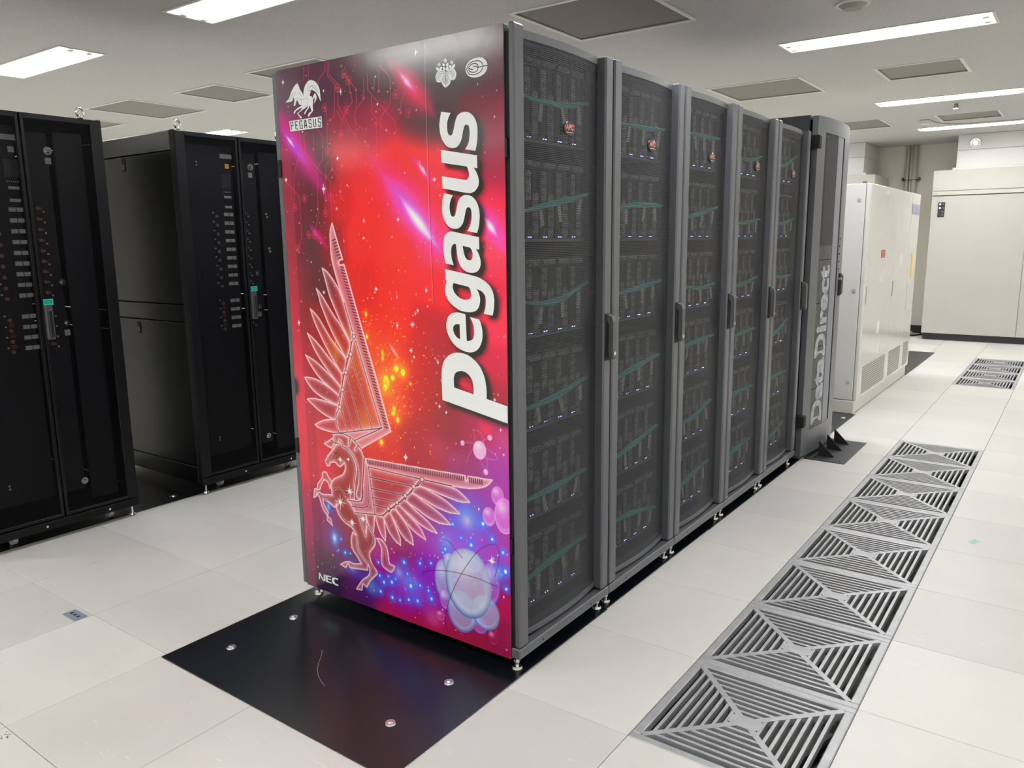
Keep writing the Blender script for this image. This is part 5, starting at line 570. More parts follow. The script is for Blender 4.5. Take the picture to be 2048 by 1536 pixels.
ARP=[[(878,760.5),(879.5,753.5),(882,743.5),(884.5,731.5),(887.5,720),(891,708.5),(895,696),(899,683.5),(903.5,672),(908.5,660),(914,648.5),(919.5,638),(923.5,630),(925.5,625.5),(927,623.5),(927.5,623),(928,622.5)],[(878,760.5),(885,760),(894.5,759),(904.5,756.5),(912.5,751),(917,742),(920.5,729),(922.5,715.5),(925,703),(928,691.5),(931,680.5),(933,670),(934,660),(933.5,650),(931.5,640.5),(929.5,632),(928,626.5)],[(833,712.5),(842,713),(854.5,714),(869,714.5),(884,714),(899,711.5),(916,708.5),(932,704.5),(945.5,700.5),(956,696),(964.5,691.5),(971.5,687),(975,683),(976,679.5),(974.5,677),(970.5,674.5),(965,673),(956,672),(944,672),(932,672),(924,672.5)],[(946.5,744.5),(937.5,739.5),(924.5,732.5),(910,724.5),(898,716),(887.5,706.5),(877.5,696.5),(869,686),(862,677),(857,668),(854,659.5),(852,652),(850.5,647)],[(760.5,782.5),(760.5,782.5),(760.5,782.5),(760.5,782),(760.5,782)],[(954,109.5),(955,105),(956.5,99.5),(958,93),(959,87),(959,81.5),(958,76.5),(957.5,71.5),(956.5,68.5)]]
SEAM=[(718.5,1959.5),(717.5,1789),(717,1449.5),(719.5,1290),(723,1161)]
EMB=[[(801.5,1866.5),(806.5,1862.5),(811,1858.5),(815,1854.5),(817.5,1850.5),(819.5,1847),(821,1843.5),(821,1841),(820.5,1838.5),(820,1836),(819,1833),(817.5,1830.5),(815.5,1828.5),(812.5,1826),(809,1824),(805.5,1822.5),(803.5,1821.5),(802,1821),(800,1820.5),(798.5,1821),(796.5,1821.5),(794.5,1823),(792.5,1825),(790,1827),(788,1830),(786,1833),(784,1836),(783,1839.5),(782,1842.5),(782,1845.5),(782.5,1848.5),(784,1852),(786,1855),(789,1858),(793,1861),(797,1863.5)],[(800.5,1867.5),(797,1869),(794,1870.5),(791,1871.5),(787.5,1872.5),(784.5,1873.5),(781.5,1874),(778,1873.5),(774.5,1872.5),(771.5,1871.5),(768.5,1869.5),(766.5,1867.5),(764,1865),(762.5,1862.5),(761,1859),(760,1855.5),(760,1852.5),(761,1849),(762,1846),(763.5,1843.5),(765,1841.5),(767,1840),(768.5,1839),(770.5,1839),(773,1838.5),(775.5,1838.5),(778.5,1838.5),(781.5,1838.5),(781,1842),(781,1845.5),(782,1849),(784,1852),(787,1855.5),(790.5,1858.5),(793.5,1861.5),(797,1864.5)],[(804,1867),(806,1869),(807.5,1870.5),(810,1872),(813.5,1873),(817.5,1873.5),(821,1873.5),(825,1873.5),(828.5,1873),(832,1872),(834.5,1870),(837,1868),(839,1865),(841,1862),(842.5,1859),(843.5,1855.5),(843,1852.5),(842.5,1850),(841.5,1847),(840,1844),(838.5,1841.5),(836.5,1839.5),(833,1838.5),(829,1838.5),(825.5,1838.5),(823,1838.5),(821.5,1839),(820,1840),(820,1842.5),(819.5,1845),(819,1848),(817,1851),(815,1854.5),(812.5,1858),(809.5,1861),(806.5,1864)],[(801.5,1905),(804,1902.5),(806,1900.5),(807.5,1898.5),(807.5,1896.5),(806.5,1894.5),(805.5,1893),(804,1892),(802.5,1891.5),(801,1891.5),(799.5,1892),(798,1893.5),(796.5,1895),(795.5,1896.5),(795.5,1898.5),(795.5,1900),(797,1901.5),(799.5,1903)],[(826.5,1895),(829,1893),(831,1891),(832,1889),(832,1887),(831,1885.5),(829.5,1884.5),(828.5,1883.5),(827.5,1883.5),(826,1883.5),(825,1884),(823.5,1885),(822,1886.5),(821.5,1887.5),(821,1889),(821.5,1890.5),(822.5,1892),(824.5,1893.5)],[(776.5,1895.5),(779,1893.5),(781,1891.5),(782.5,1890),(782.5,1888),(781.5,1886.5),(780.5,1885),(779,1884.5),(777.5,1884),(776,1884.5),(774.5,1884.5),(773,1885.5),(772,1886.5),(771,1887.5),(770.5,1889),(771,1890.5),(772.5,1892),(774.5,1893.5)],[(789.5,1893),(793.5,1891.5),(797,1890),(799.5,1888.5),(800,1886.5),(799.5,1884.5),(798,1883),(797,1882),(795.5,1881.5),(794,1882),(792.5,1882.5),(791,1883.5),(790,1885),(789.5,1887),(789.5,1890)],[(813,1892),(813.5,1889.5),(813.5,1887),(813.5,1884.5),(813,1883),(812,1882),(810.5,1881),(808.5,1880.5),(806.5,1880.5),(805,1881.5),(804,1883),(803.5,1885),(804,1887),(806,1889),(809.5,1890.5)],[(790.5,1881),(794,1880.5),(797,1880),(799.5,1878.5),(800.5,1876),(801,1872.5),(800.5,1870.5),(798,1870),(795,1870),(792.5,1871.5),(791,1874),(791,1877.5)],[(812.5,1881),(813,1878),(813,1875),(813,1872.5),(811.5,1871.5),(809.5,1871),(807.5,1870.5),(805.5,1870),(804,1869.5),(802.5,1870),(802,1872.5),(802.5,1875.5),(803.5,1878),(806,1879.5),(809,1880)],[(764,1884.5),(767.5,1883.5),(771,1882.5),(773,1881),(774.5,1878.5),(775,1875),(774.5,1873),(772.5,1872.5),(769.5,1873),(767.5,1874),(766,1875),(764.5,1876.5),(764,1878.5),(764,1880.5),(764,1882.5)],[(787,1884.5),(787.5,1881.5),(788,1878.5),(787.5,1876),(787,1874.5),(785.5,1874),(784,1873),(781.5,1873),(779,1873),(777,1873.5),(776.5,1875.5),(777.5,1878),(778.5,1880.5),(781,1882),(784,1883)],[(815.5,1883.5),(818,1883),(820.5,1882.5),(822.5,1881.5),(824.5,1879),(825.5,1876),(825,1874),(822.5,1873.5),(818.5,1874),(815.5,1875.5),(815,1877.5),(815,1880.5)],[(839.5,1883.5),(839.5,1880.5),(839,1877.5),(838,1875.5),(837,1874),(835,1873),(833.5,1873),(831,1872.5),(828,1873),(826.5,1874),(826.5,1876),(827.5,1879),(829.5,1881.5),(832.5,1882.5),(836,1883)]]
EML=[[(802,1862),(801.5,1851.5),(801,1837),(800.5,1826)],[(795,1831),(794,1833.5),(792.5,1837),(792.5,1841.5),(795,1847),(798.5,1853.5),(801.5,1856),(804.5,1852.5),(807.5,1845.5),(809,1839),(808.5,1835),(807,1831.5),(806,1829.5)],[(789.5,1835.5),(789,1838),(788,1841.5),(788.5,1846),(792,1852),(797,1859),(802,1862),(806.5,1858),(811.5,1849.5),(814.5,1842.5),(815,1838),(814,1835),(813,1832.5)],[(798,1830.5),(797.5,1832.5),(797.5,1835.5),(798,1838.5),(799,1843),(800,1847),(801.5,1849),(802.5,1847),(803.5,1842),(804,1838),(804,1834.5),(803.5,1832),(803,1830)],[(765,1847),(765.5,1850),(766,1854.5),(768,1858.5),(772,1862.5),(777.5,1866.5),(782.5,1869),(788,1868.5),(793.5,1866.5),(797.5,1865)],[(770.5,1843),(770.5,1846),(771,1850),(772,1854),(775.5,1858),(779.5,1861.5),(783.5,1863.5),(787.5,1863.5),(791,1862.5),(793.5,1861.5)],[(776,1841.5),(776,1844),(776.5,1848),(777.5,1851.5),(780,1854.5),(783,1857.5),(785,1859.5)],[(807,1864.5),(811,1866.5),(816,1868.5),(821,1869.5),(825.5,1868.5),(829.5,1866),(833,1863),(835.5,1859),(837,1854.5),(838,1851.5)],[(811,1862),(813.5,1863),(817.5,1864.5),(821,1864.5),(824,1863.5),(827.5,1861),(830,1858.5),(832,1855),(833,1851),(834,1848)],[(816.5,1859.5),(818,1859.5),(820,1860),(822,1859.5),(824,1858),(826,1855.5),(827.5,1853),(828.5,1850),(829,1847),(829.5,1844.5)],[(776.5,1890),(776,1885),(776,1878),(775.5,1873)],[(801.5,1898.5),(801,1889),(800.5,1876.5),(800.5,1867.5)],[(826.5,1889),(826.5,1884.5),(826,1878.5),(826,1874)]]
SLG=[[(879.5,1865.5),(880,1868.5),(881,1871.5),(883,1874),(885.5,1877),(888.5,1880),(892.5,1882.5),(896.5,1885),(901.5,1886.5),(907,1888),(912.5,1889),(919,1889.5),(925,1889.5),(930.5,1889.5),(935.5,1888.5),(940.5,1887.5),(945,1885.5),(949.5,1883),(953,1880),(956,1877.5),(958,1874),(960,1871),(961,1868),(961.5,1865.5),(961.5,1862),(961,1858.5),(959.5,1854),(957.5,1850),(954.5,1846.5),(951,1843.5),(947,1841),(942.5,1839),(938,1837),(932.5,1836),(927,1835.5),(920.5,1835),(914.5,1835.5),(908.5,1836),(903,1837.5),(897.5,1839),(893,1841.5),(889,1844),(886,1847),(883.5,1850),(881.5,1852.5),(880.5,1855.5),(879.5,1859),(879,1862.5)]]
SLL=[[(961.5,1862.5),(957,1862.5),(951,1863),(945,1863),(938.5,1862.5),(932.5,1862.5),(927,1862.5),(923,1863.5),(920.5,1865),(918,1866),(915,1867),(912,1867),(910,1867.5)],[(927,1862.5),(927,1864.5),(927,1866.5),(926.5,1869),(924.5,1870.5),(921.5,1872.5),(918,1873.5),(915,1874.5),(911.5,1874.5),(908,1874.5),(904,1874),(900.5,1872.5),(897,1871),(894.5,1869),(892.5,1867),(892,1865),(894,1863),(897.5,1861),(901,1860),(904,1859),(906.5,1859),(908.5,1858.5)],[(927,1863),(927,1861.5),(926.5,1859),(925.5,1856.5),(923.5,1854),(921,1852),(917.5,1850.5),(913.5,1850.5),(909,1850.5),(904.5,1851.5),(900.5,1852.5),(897,1854),(894,1856),(892.5,1858.5),(892,1861.5),(891.5,1864)],[(945,1863),(944.5,1865),(944,1868.5),(942.5,1871.5),(940.5,1874),(937.5,1876.5),(934,1878.5),(930,1880),(925.5,1881),(921,1881.5),(916,1881.5),(910.5,1881.5),(905.5,1880.5),(900,1879),(895,1876.5),(890.5,1874),(887.5,1871),(885.5,1867.5),(884.5,1864),(884.5,1860.5),(885.5,1857),(887.5,1853.5),(890,1851),(893,1848),(896.5,1846),(900.5,1845),(904.5,1844),(909.5,1843.5),(915,1843.5),(921,1844.5),(926.5,1845.5),(931,1847),(935,1848.5),(938,1851),(941,1854),(943.5,1857),(945,1859.5)]]
PEG=[[(43,1858),(50.5,1861.5),(58.5,1865),(64.5,1869),(69,1874.5),(72.5,1880.5),(76.5,1887),(81.5,1892.5),(87,1898.5),(93,1903.5),(99.5,1908.5),(106,1912.5),(111.5,1914.5),(115.5,1913.5),(118.5,1910.5),(121,1906.5),(123,1902.5),(125,1898),(127,1893.5),(131,1888.5),(135,1884),(138.5,1879.5),(140.5,1876),(141.5,1872.5),(142.5,1869.5),(144,1877),(146,1884),(148,1891),(150.5,1896),(154,1901),(158,1905),(162.5,1909),(168,1913),(173.5,1915.5),(179,1917),(184.5,1917.5),(190.5,1916.5),(196.5,1915),(203,1912.5),(209,1909.5),(214,1905.5),(218.5,1900.5),(222.5,1895.5),(225.5,1890.5),(228.5,1885),(230.5,1877.5),(231.5,1867),(232,1853.5),(232.5,1840.5),(230.5,1844),(228.5,1847),(226,1850.5),(224.5,1854),(222.5,1858),(220,1862),(216,1867),(211.5,1871.5),(206.5,1876),(200.5,1879.5),(193.5,1883),(188,1884.5),(185,1883.5),(184,1881),(182.5,1879),(180,1874.5),(177.5,1870.5),(177,1867),(179,1865.5),(182.5,1864.5),(186,1863),(188.5,1861),(191,1858.5),(193,1856),(193.5,1858.5),(193.5,1861),(194.5,1863.5),(197.5,1866.5),(200.5,1869.5),(204,1871),(206.5,1870),(208.5,1867.5),(210.5,1864.5),(212,1861.5),(212.5,1857.5),(212,1854),(210,1850.5),(207,1847),(204,1844),(201.5,1841.5),(199,1839.5),(196.5,1838),(198,1842),(200,1846.5),(201,1850.5),(201.5,1854),(201,1857),(200.5,1858),(198.5,1857),(196,1854.5),(194,1851.5),(193,1848.5),(192.5,1845.5),(192,1842),(191,1838.5),(190.5,1834.5),(189.5,1830),(190,1825),(190,1819.5),(189.5,1814.5),(186,1811.5),(181.5,1809),(177,1806.5),(173.5,1803.5),(170,1800.5),(166.5,1797.5),(160.5,1799),(162.5,1802.5),(164.5,1806),(167.5,1809),(172,1811),(177.5,1812),(181,1814),(181.5,1817),(180,1821),(178.5,1825),(176.5,1829),(174,1833),(172,1835),(171,1833.5),(170.5,1829.5),(168.5,1826),(165,1823.5),(160,1821),(156,1818),(152.5,1814.5),(150,1811),(147.5,1807.5),(141.5,1808.5),(143.5,1811.5),(145.5,1814.5),(148.5,1817.5),(152.5,1820.5),(157.5,1824),(161.5,1827),(163,1829.5),(163.5,1831.5),(162,1832.5),(157,1831),(150,1828),(144,1825.5),(140,1825),(137,1824.5),(134,1823.5),(130.5,1822),(127,1820),(123.5,1818.5),(118.5,1817),(112.5,1816),(110.5,1813.5),(114.5,1809),(122,1803.5),(129.5,1798),(123,1795),(105.5,1812.5),(106,1814),(106.5,1815.5),(108.5,1817),(113.5,1818.5),(121,1820.5),(126.5,1823),(130,1826),(132.5,1829.5),(132,1831.5),(128,1831),(121,1829.5),(114.5,1827.5),(108.5,1826),(103,1824.5),(99,1822.5),(96,1820.5),(94,1818),(92,1815.5),(85.5,1815.5),(86.5,1818),(87.5,1821),(90,1823.5),(95.5,1826.5),(102.5,1829.5),(109.5,1832.5),(117.5,1834.5),(125.5,1836.5),(130,1838),(128.5,1840),(123,1841.5),(118,1844),(115,1849.5),(112,1855.5),(109.5,1859.5),(107.5,1860),(106,1858),(104,1855),(101.5,1851),(98.5,1845.5),(95,1840.5),(88,1843),(89.5,1847),(91.5,1850.5),(92.5,1855),(93.5,1860.5),(94,1866),(92.5,1869),(89,1867),(84.5,1862),(79,1858),(73.5,1857),(67,1857),(61,1857),(55,1857),(49,1857.5)]]
PGL=[[(105,1867),(131.5,1857.5),(132.5,1835),(164.5,1834.5),(163,1860),(131.5,1857.5)],[(137.5,1867),(119,1885)],[(168.5,1883.5),(188,1883)],[(104.5,1888),(82,1864)],[(91.5,1885),(66.5,1862.5)],[(171.5,1891),(176,1893),(182.5,1896),(189,1896.5),(195,1893.5),(201.5,1889),(207,1883.5),(211.5,1878),(215.5,1872.5)],[(179,1894.5),(184,1896.5),(191.5,1898.5),(198.5,1898.5),(205,1894.5),(211.5,1888.5),(216.5,1882.5),(220.5,1875.5),(223,1868)]]
PGB=[(58.5,1792),(232.5,1792),(232.5,1755),(62.5,1756)]
PGT=[[(69,1761.5),(66,1787),(77.5,1787),(79,1774.5),(67.5,1774.5)],[(105.5,1761.5),(93.5,1761.5),(91,1787),(103,1787)],[(92,1774.5),(102.5,1774.5)],[(127.5,1782),(127,1787),(115.5,1787),(117.5,1761),(129,1761),(128,1773),(123.5,1773)],[(141,1761),(144,1787),(148,1787),(154,1761)],[(142.5,1769),(151.5,1769)],[(176.5,1780.5),(176.5,1787),(165,1787),(165.5,1775.5),(177,1772.5),(177.5,1760.5),(166,1761),(166,1767.5)],[(190,1787),(190.5,1760.5),(201.5,1760.5),(201,1787)],[(226,1780.5),(226,1787),(214.5,1787),(214.5,1775),(226,1772.5),(225.5,1760.5),(214.5,1760.5),(214.5,1767)]]
# ---------------------------------------------------------------- printed artwork (panel millimetres, u right, v up)
PW, PH = 1020.0, 1970.0; PX0, PZ0 = -1.054, .05
RES = 2.1; NU, NV = int(PW/RES)+1, int(PH/RES)+1
us = np.linspace(0, PW, NU); vs = np.linspace(0, PH, NV)
UU, VV = np.meshgrid(us, vs); DU, DV = us[1], vs[1]
def base_field():
    cu = np.linspace(0, PW, 110); cv_ = np.linspace(0, PH, 210); A, B = np.meshgrid(cu, cv_); C = np.array(COL, float)
    W_ = np.zeros(A.shape); S = np.zeros(A.shape+(3,))
    for u, v, r, g, b in C:
        d2 = (A-u)**2 + (B-v)**2; w = np.exp(-d2/(2*46**2)) + 1e-3/(1+d2/2500)**2
        W_ += w; S += w[..., None]*np.array((r, g, b))
    S /= W_[..., None]
    iu = np.clip(us/PW*109, 0, 108.999); iv = np.clip(vs/PH*209, 0, 208.999); a0 = iu.astype(int); b0 = iv.astype(int); fa = (iu-a0)[None, :, None]; fb = (iv-b0)[:, None, None]
    g = lambda db, da: S[np.ix_(b0+db, a0+da)]
    return g(0, 0)*(1-fa)*(1-fb)+g(0, 1)*fa*(1-fb)+g(1, 0)*(1-fa)*fb+g(1, 1)*fa*fb
IMG = base_field()
def win(u0, u1, v0, v1):
    a0, a1 = max(int(u0/DU)-1, 0), min(int(u1/DU)+3, NU); b0, b1 = max(int(v0/DV)-1, 0), min(int(v1/DV)+3, NV)
    return (slice(b0, b1), slice(a0, a1)) if a1 > a0 and b1 > b0 else None
def blend(s, al, c):
    al = np.clip(al, 0, 1)[..., None]; IMG[s] = IMG[s]*(1-al) + np.asarray(c, float)*al
def inside(pts, s):
    x, y = UU[s], VV[s]; r = np.zeros(x.shape, bool); n = len(pts)
    for i in range(n):
        (x0, y0), (x1, y1) = pts[i], pts[(i+1) % n]
        if y0 == y1: continue
        k = ((y0 > y) != (y1 > y)); r ^= k & (x < (x1-x0)*(y-y0)/(y1-y0)+x0)
    return r
def dist(pts, s, closed=True):
    x, y = UU[s], VV[s]; d = np.full(x.shape, 1e9); n = len(pts)
    for i in range(n if closed else n-1):
        (x0, y0), (x1, y1) = pts[i][:2], pts[(i+1) % n][:2]; dx, dy = x1-x0, y1-y0; L = dx*dx+dy*dy
        t = np.clip(((x-x0)*dx+(y-y0)*dy)/L, 0, 1) if L > 0 else 0
        d = np.minimum(d, (x-x0-t*dx)**2+(y-y0-t*dy)**2)
    return np.sqrt(d)
def bbox(pts, pad):
    q = np.array([p[:2] for p in pts]); return win(q[:, 0].min()-pad, q[:, 0].max()+pad, q[:, 1].min()-pad, q[:, 1].max()+pad)
def line(pts, w, c, al=1.0):
    s = bbox(pts, w+4)
    if s: blend(s, al*np.clip((w/2+.9-dist(pts, s, False))/1.8, 0, 1), c)
def glow(u, v, ru, rv, c, al):
    s = win(u-2.6*ru, u+2.6*ru, v-2.6*rv, v+2.6*rv)
    if s: blend(s, al*np.exp(-((UU[s]-u)/ru)**2-((VV[s]-v)/rv)**2), c)
def disc(u, v, ru, rv, c, al=1, soft=1.2):
    s = win(u-ru-4, u+ru+4, v-rv-4, v+rv+4)
    if s: blend(s, al*np.clip((1-np.sqrt(((UU[s]-u)/ru)**2+((VV[s]-v)/rv)**2))*min(ru, rv)/soft+.5, 0, 1), c)
def star4(u, v, r, c=(255, 225, 232), al=1):
    s = win(u-r, u+r, v-r, v+r)
    if s:
        a, b = np.abs(UU[s]-u)*1.35, np.abs(VV[s]-v); q = (np.sqrt(a/r)+np.sqrt(b/r)); blend(s, al*np.clip((.98-q)*6, 0, 1), c)
# pale vertical curtain folds at the left border
for x0, x1, c, al in ((0, 58, (205, 75, 90), .22), (58, 112, (60, 30, 40), .14)):
    s = win(x0, x1, 0, 1700); blend(s, al*np.ones(UU[s].shape)*(UU[s] < x1-8+.02*np.abs(VV[s]-900)*.6), c)
for u0, v0, u1, v1, w, r_, g_, b_, al in BEA:
    L = math.hypot(u1-u0, v1-v0); s = win(min(u0, u1)-w*2, max(u0, u1)+w*2, min(v0, v1)-w*2, max(v0, v1)+w*2)
    du, dv = (u1-u0)/L, (v1-v0)/L; t = ((UU[s]-u0)*du+(VV[s]-v0)*dv)/L; n = (-(UU[s]-u0)*dv+(VV[s]-v0)*du)
    tt = np.clip(np.abs(t-.5)*2, 0, 1.2); ww = w*.68*(1.04-np.clip(tt, 0, 1)**2)+1e-3
    blend(s, al*np.exp(-(n/ww)**2)*np.clip(1.15-tt, 0, 1)**.8, (r_, g_, b_))
for p in CIT: line(p, 2.6, (232, 74, 100), .7)
for u, v in RNG:
    s = win(u-18, u+18, v-18, v+18); d = np.hypot(UU[s]-u, VV[s]-v)
    blend(s, .6*np.clip(1.9-np.abs(d-12.5), 0, 1), (232, 76, 102)); blend(s, .75*np.clip(6.5-d, 0, 1), (226, 66, 90))
for u, v in DOT: disc(u, v, 5, 5, (226, 70, 92), .8)
for u, v, ru, rv, r_, g_, b_, al in GLO: glow(u, v, ru, rv, (r_, g_, b_), al)
for u, v, a, b in YEL: glow(u, v, a*1.9, b*1.9, (255, 150, 10), .9); disc(u, v, a, b, (255, 240, 40), 1, 3)
R = random.Random(11)
for k in range(420):            # orange embers
    u, v = R.gauss(470, 120), R.gauss(860, 150)
    if 0 < u < 800: disc(u, v, R.uniform(1.5, 4), R.uniform(1.5, 4), (255, R.randint(110, 225), 40), R.uniform(.4, 1))
for k in range(430):            # small stars
    u, v = R.uniform(5, PW-5), R.uniform(20, PH-20); q = R.uniform(1.2, 3.2)
    if v > 1500 and u > 600 and R.random() < .7: continue
    disc(u, v, q, q, (250, 180, 195), R.uniform(.25, .8), 1.6)
for k in range(90):
    star4(R.uniform(10, PW-10), R.uniform(20, PH-20), R.uniform(6, 11), (250, 200, 212), R.uniform(.5, .9))
for k in range(90):             # blue stars in the lower right
    u, v = R.gauss(760, 150), R.gauss(260, 110); q = R.uniform(1.8, 4)
    if 300 < u < PW-4 and v > 20: disc(u, v, q, q, (190, 220, 255), R.uniform(.4, .9), 1.6)
for u, v, r_ in BLU: glow(u, v, r_*2, r_*2, (70, 130, 255), .85); disc(u, v, r_*.55, r_*.62, (235, 252, 255), 1, 2.5)
for u, v, r_ in STA: star4(u, v, r_*.8)
# winged horse: translucent body with a glowing rim
def rimmed(p, fill, fa, rim, edge):
    s = bbox(p, 8); ins = inside(p, s); d = dist(p, s)
    blend(s, np.where(ins, fa, 0), fill); blend(s, np.where(ins, .9*np.exp(-d/rim), 0), (246, 206, 212)); blend(s, .95*np.clip(edge+.7-d, 0, 1), (250, 214, 220))
for p in FEA: rimmed(p, (150, 58, 62), .38, 8.5, 1.5)
for p in BOD: rimmed(p, (140, 56, 52), .62, 9, 1.5)
for k, p in enumerate(SPA): rimmed(p, (190, 112, 128) if k in (0, 1, 4, 5) else (164, 66, 64), .72 if k in (0, 1, 4, 5) else .42, 11, 1.4)
for p in LIN: line(p, 10, (242, 198, 206), .5)
for p in LIN: line(p, 3.2, (58, 16, 28), 1)
for a in SLO: line([(a[0], a[1]), (a[2], a[3])], 3.9, (74, 16, 34), 1)
for u, v in CIR: disc(u, v, 9.5, 9.5, (66, 20, 30)); disc(u, v, 7, 7, (238, 196, 204))
s = bbox(EYE, 4); blend(s, inside(EYE, s)*1.0, (66, 20, 30))
for u, v, r_ in ST8:
    for k in range(8):
        a = math.pi*k/4; q = r_*(1 if k % 2 == 0 else .72)
        s = win(u-r_, u+r_, v-r_, v+r_); t = np.clip(((UU[s]-u)*math.cos(a)+(VV[s]-v)*math.sin(a))/q, 0, 1); n = np.abs(-(UU[s]-u)*math.sin(a)+(VV[s]-v)*math.cos(a))
        blend(s, np.clip((3.2*(1-t)-n)/1.5+.3, 0, 1)*(t > 0)*(t < 1), (255, 255, 252))
# bubbles, molecules
SPC = [((170, 188, 226), .72, (52, 104, 176)), ((190, 198, 222), .80, (70, 108, 170)), ((176, 130, 214), .6, (70, 60, 170)), ((160, 130, 222), .6, (36, 44, 140)), ((150, 40, 90), .6, (70, 16, 50)), ((222, 130, 222), .72, (236, 190, 240)), ((236, 190, 226), .95, (220, 150, 210)), ((200, 100, 150), .4, (220, 130, 180))]
for p in ARP: line(p, 1.6, (232, 150, 200), .7)
for u, v, a, b, k in SPH:
    c, al, rim = SPC[k]; s = win(u-a-4, u+a+4, v-b-4, v+b+4)
    if not s: continue
    x, y = (UU[s]-u)/a, (VV[s]-v)/b; rr = np.sqrt(x*x+y*y); ins = np.clip((1-rr)*min(a, b)/1.6+.5, 0, 1)
    blend(s, ins*al, c); blend(s, ins*np.clip((rr-.80)/.2, 0, 1)**2*np.clip(.6-.5*y-.25*x, .3, 1), rim)
    blend(s, ins*.5*np.exp(-((x+.28)/.5)**2-((y-.45)/.36)**2), (250, 252, 255)); blend(s, ins*.35*np.exp(-((rr-.78)/.05)**2)*np.clip(-y+.1*x, 0, 1), (240, 245, 255))
for p in ARC: line(p, 2.0, (44, 40, 74), .9)
# soft dark drop shadow of the lettering
mask = np.zeros((NV, NU)); full = (slice(0, NV), slice(0, NU))
for rings in LET:
    s = bbox(rings[0], 4); q = inside(rings[0], s)
    for h_ in rings[1:]: q &= ~inside(h_, s)
    mask[s] = np.maximum(mask[s], q)
def blur(a, sg):
    n = int(3*sg); k = np.exp(-(np.arange(-n, n+1)/sg)**2/2); k /= k.sum(); o = np.zeros_like(a)
    for i, w in enumerate(k): o += w*np.roll(a, i-n, 0)
    p = np.zeros_like(o)
    for i, w in enumerate(k): p += w*np.roll(o, i-n, 1)
    return p
sh = np.roll(np.roll(blur(mask, 4.8), -6, 0), 8, 1); blend(full, np.clip(sh*1.4, 0, .92), (34, 24, 28))
line(SEAM, 1.5, (250, 215, 215), .55); line([(u+4, v) for u, v in SEAM], 4, (60, 20, 30), .25)
_l = (IMG*np.array((.3, .59, .11))).sum(-1, keepdims=True); IMG = np.clip(_l+(IMG-_l)*1.18, 0, 255)
PRINT_GAIN, PRINT_HAZE = 1.13, .026      # ink density; the gloss of the film adds the rest
LINC = np.where(IMG/255 <= .04045, IMG/255/12.92, ((np.clip(IMG, 0, 255)/255+.055)/1.055)**2.4)*PRINT_GAIN - PRINT_HAZE
LINC = np.clip(LINC, .0015, 1)
# panel body with the printed sheet
pan = MB().box(PX0, PX0+PW/1000, .002, .022, PZ0, PZ0+PH/1000, .0015).build('side_panel', M['rackdark'], rack0)
nv_ = NU*NV; co = np.zeros((nv_, 3), np.float32); off = wloc(rack0)
co[:, 0] = PX0+UU.ravel()/1000-off.x; co[:, 1] = -off.y; co[:, 2] = PZ0+VV.ravel()/1000-off.z
idx = np.arange(nv_).reshape(NV, NU); quads = np.stack([idx[:-1, :-1], idx[:-1, 1:], idx[1:, 1:], idx[1:, :-1]], -1).reshape(-1, 4)
me = bpy.data.meshes.new('artwork_print'); me.vertices.add(nv_); me.vertices.foreach_set('co', co.ravel())
me.loops.add(len(quads)*4); me.loops.foreach_set('vertex_index', quads.ravel().astype(np.int32)); me.polygons.add(len(quads))
me.polygons.foreach_set('loop_start', np.arange(0, len(quads)*4, 4, dtype=np.int32)); me.update(calc_edges=True)
ca = me.color_attributes.new('print', 'FLOAT_COLOR', 'POINT'); rgba = np.ones((nv_, 4), np.float32); rgba[:, :3] = LINC.reshape(-1, 3); ca.data.foreach_set('color', rgba.ravel())
t = NT('printed_artwork_vinyl'); at = t.new('ShaderNodeAttribute', attribute_name='print'); t.lk(at.outputs['Color'], t.b.inputs['Base Color'])
t.b.inputs['Roughness'].default_value = .16; t.b.inputs['Specular IOR Level'].default_value = .75
tc = t.new('ShaderNodeTexCoord'); nz = t.new('ShaderNodeTexNoise'); nz.inputs['Scale'].default_value = 45; t.lk(tc.outputs['Object'], nz.inputs['Vector'])
bp_ = t.new('ShaderNodeBump'); bp_.inputs['Strength'].default_value = .05; bp_.inputs['Distance'].default_value = .002; t.lk(nz.outputs[0], bp_.inputs['Height']); t.lk(bp_.outputs[0], t.b.inputs['Normal'])
tag(link('artwork_print', me, t.m, pan), 'glossy red space artwork print with a winged horse')
pan_off = wloc(pan)
def print_fill(name, shapes, material, layer=1, single=False):
    """flat filled outlines lying on the print: shapes = list of [outer, hole, ...]"""
    if single:
        mb = MB()
        for k, sh_ in enumerate(shapes):
            c = [sum(p[i] for p in sh_[0])/len(sh_[0]) for i in (0, 1)]; n = len(sh_[0])
            mb.add([(PX0+u/1000, -.0004*layer-.00002*k, PZ0+v/1000) for u, v in [c]+list(sh_[0])], [(0, 1+i, 1+(i+1) % n) for i in range(n)])
        return mb.build(name, material, pan)
    cu = bpy.data.curves.new(name, 'CURVE'); cu.dimensions = '2D'; cu.fill_mode = 'BOTH'
    for rings in shapes:
        for rg in rings:
            sp = cu.splines.new('POLY'); sp.points.add(len(rg)-1); sp.use_cyclic_u = True
            for q, (u, v) in zip(sp.points, rg): q.co = (u, v, 0, 1)
    ob = bpy.data.objects.new('tmp', cu); col.objects.link(ob)
    me = bpy.data.meshes.new_from_object(ob.evaluated_get(bpy.context.evaluated_depsgraph_get())); bpy.data.objects.remove(ob)
    for v in me.vertices: v.co = (PX0+min(v.co.x, PW)/1000-pan_off.x, -.0004*layer-pan_off.y, PZ0+v.co.y/1000-pan_off.z)
    me.name = name; return link(name, me, material, pan)
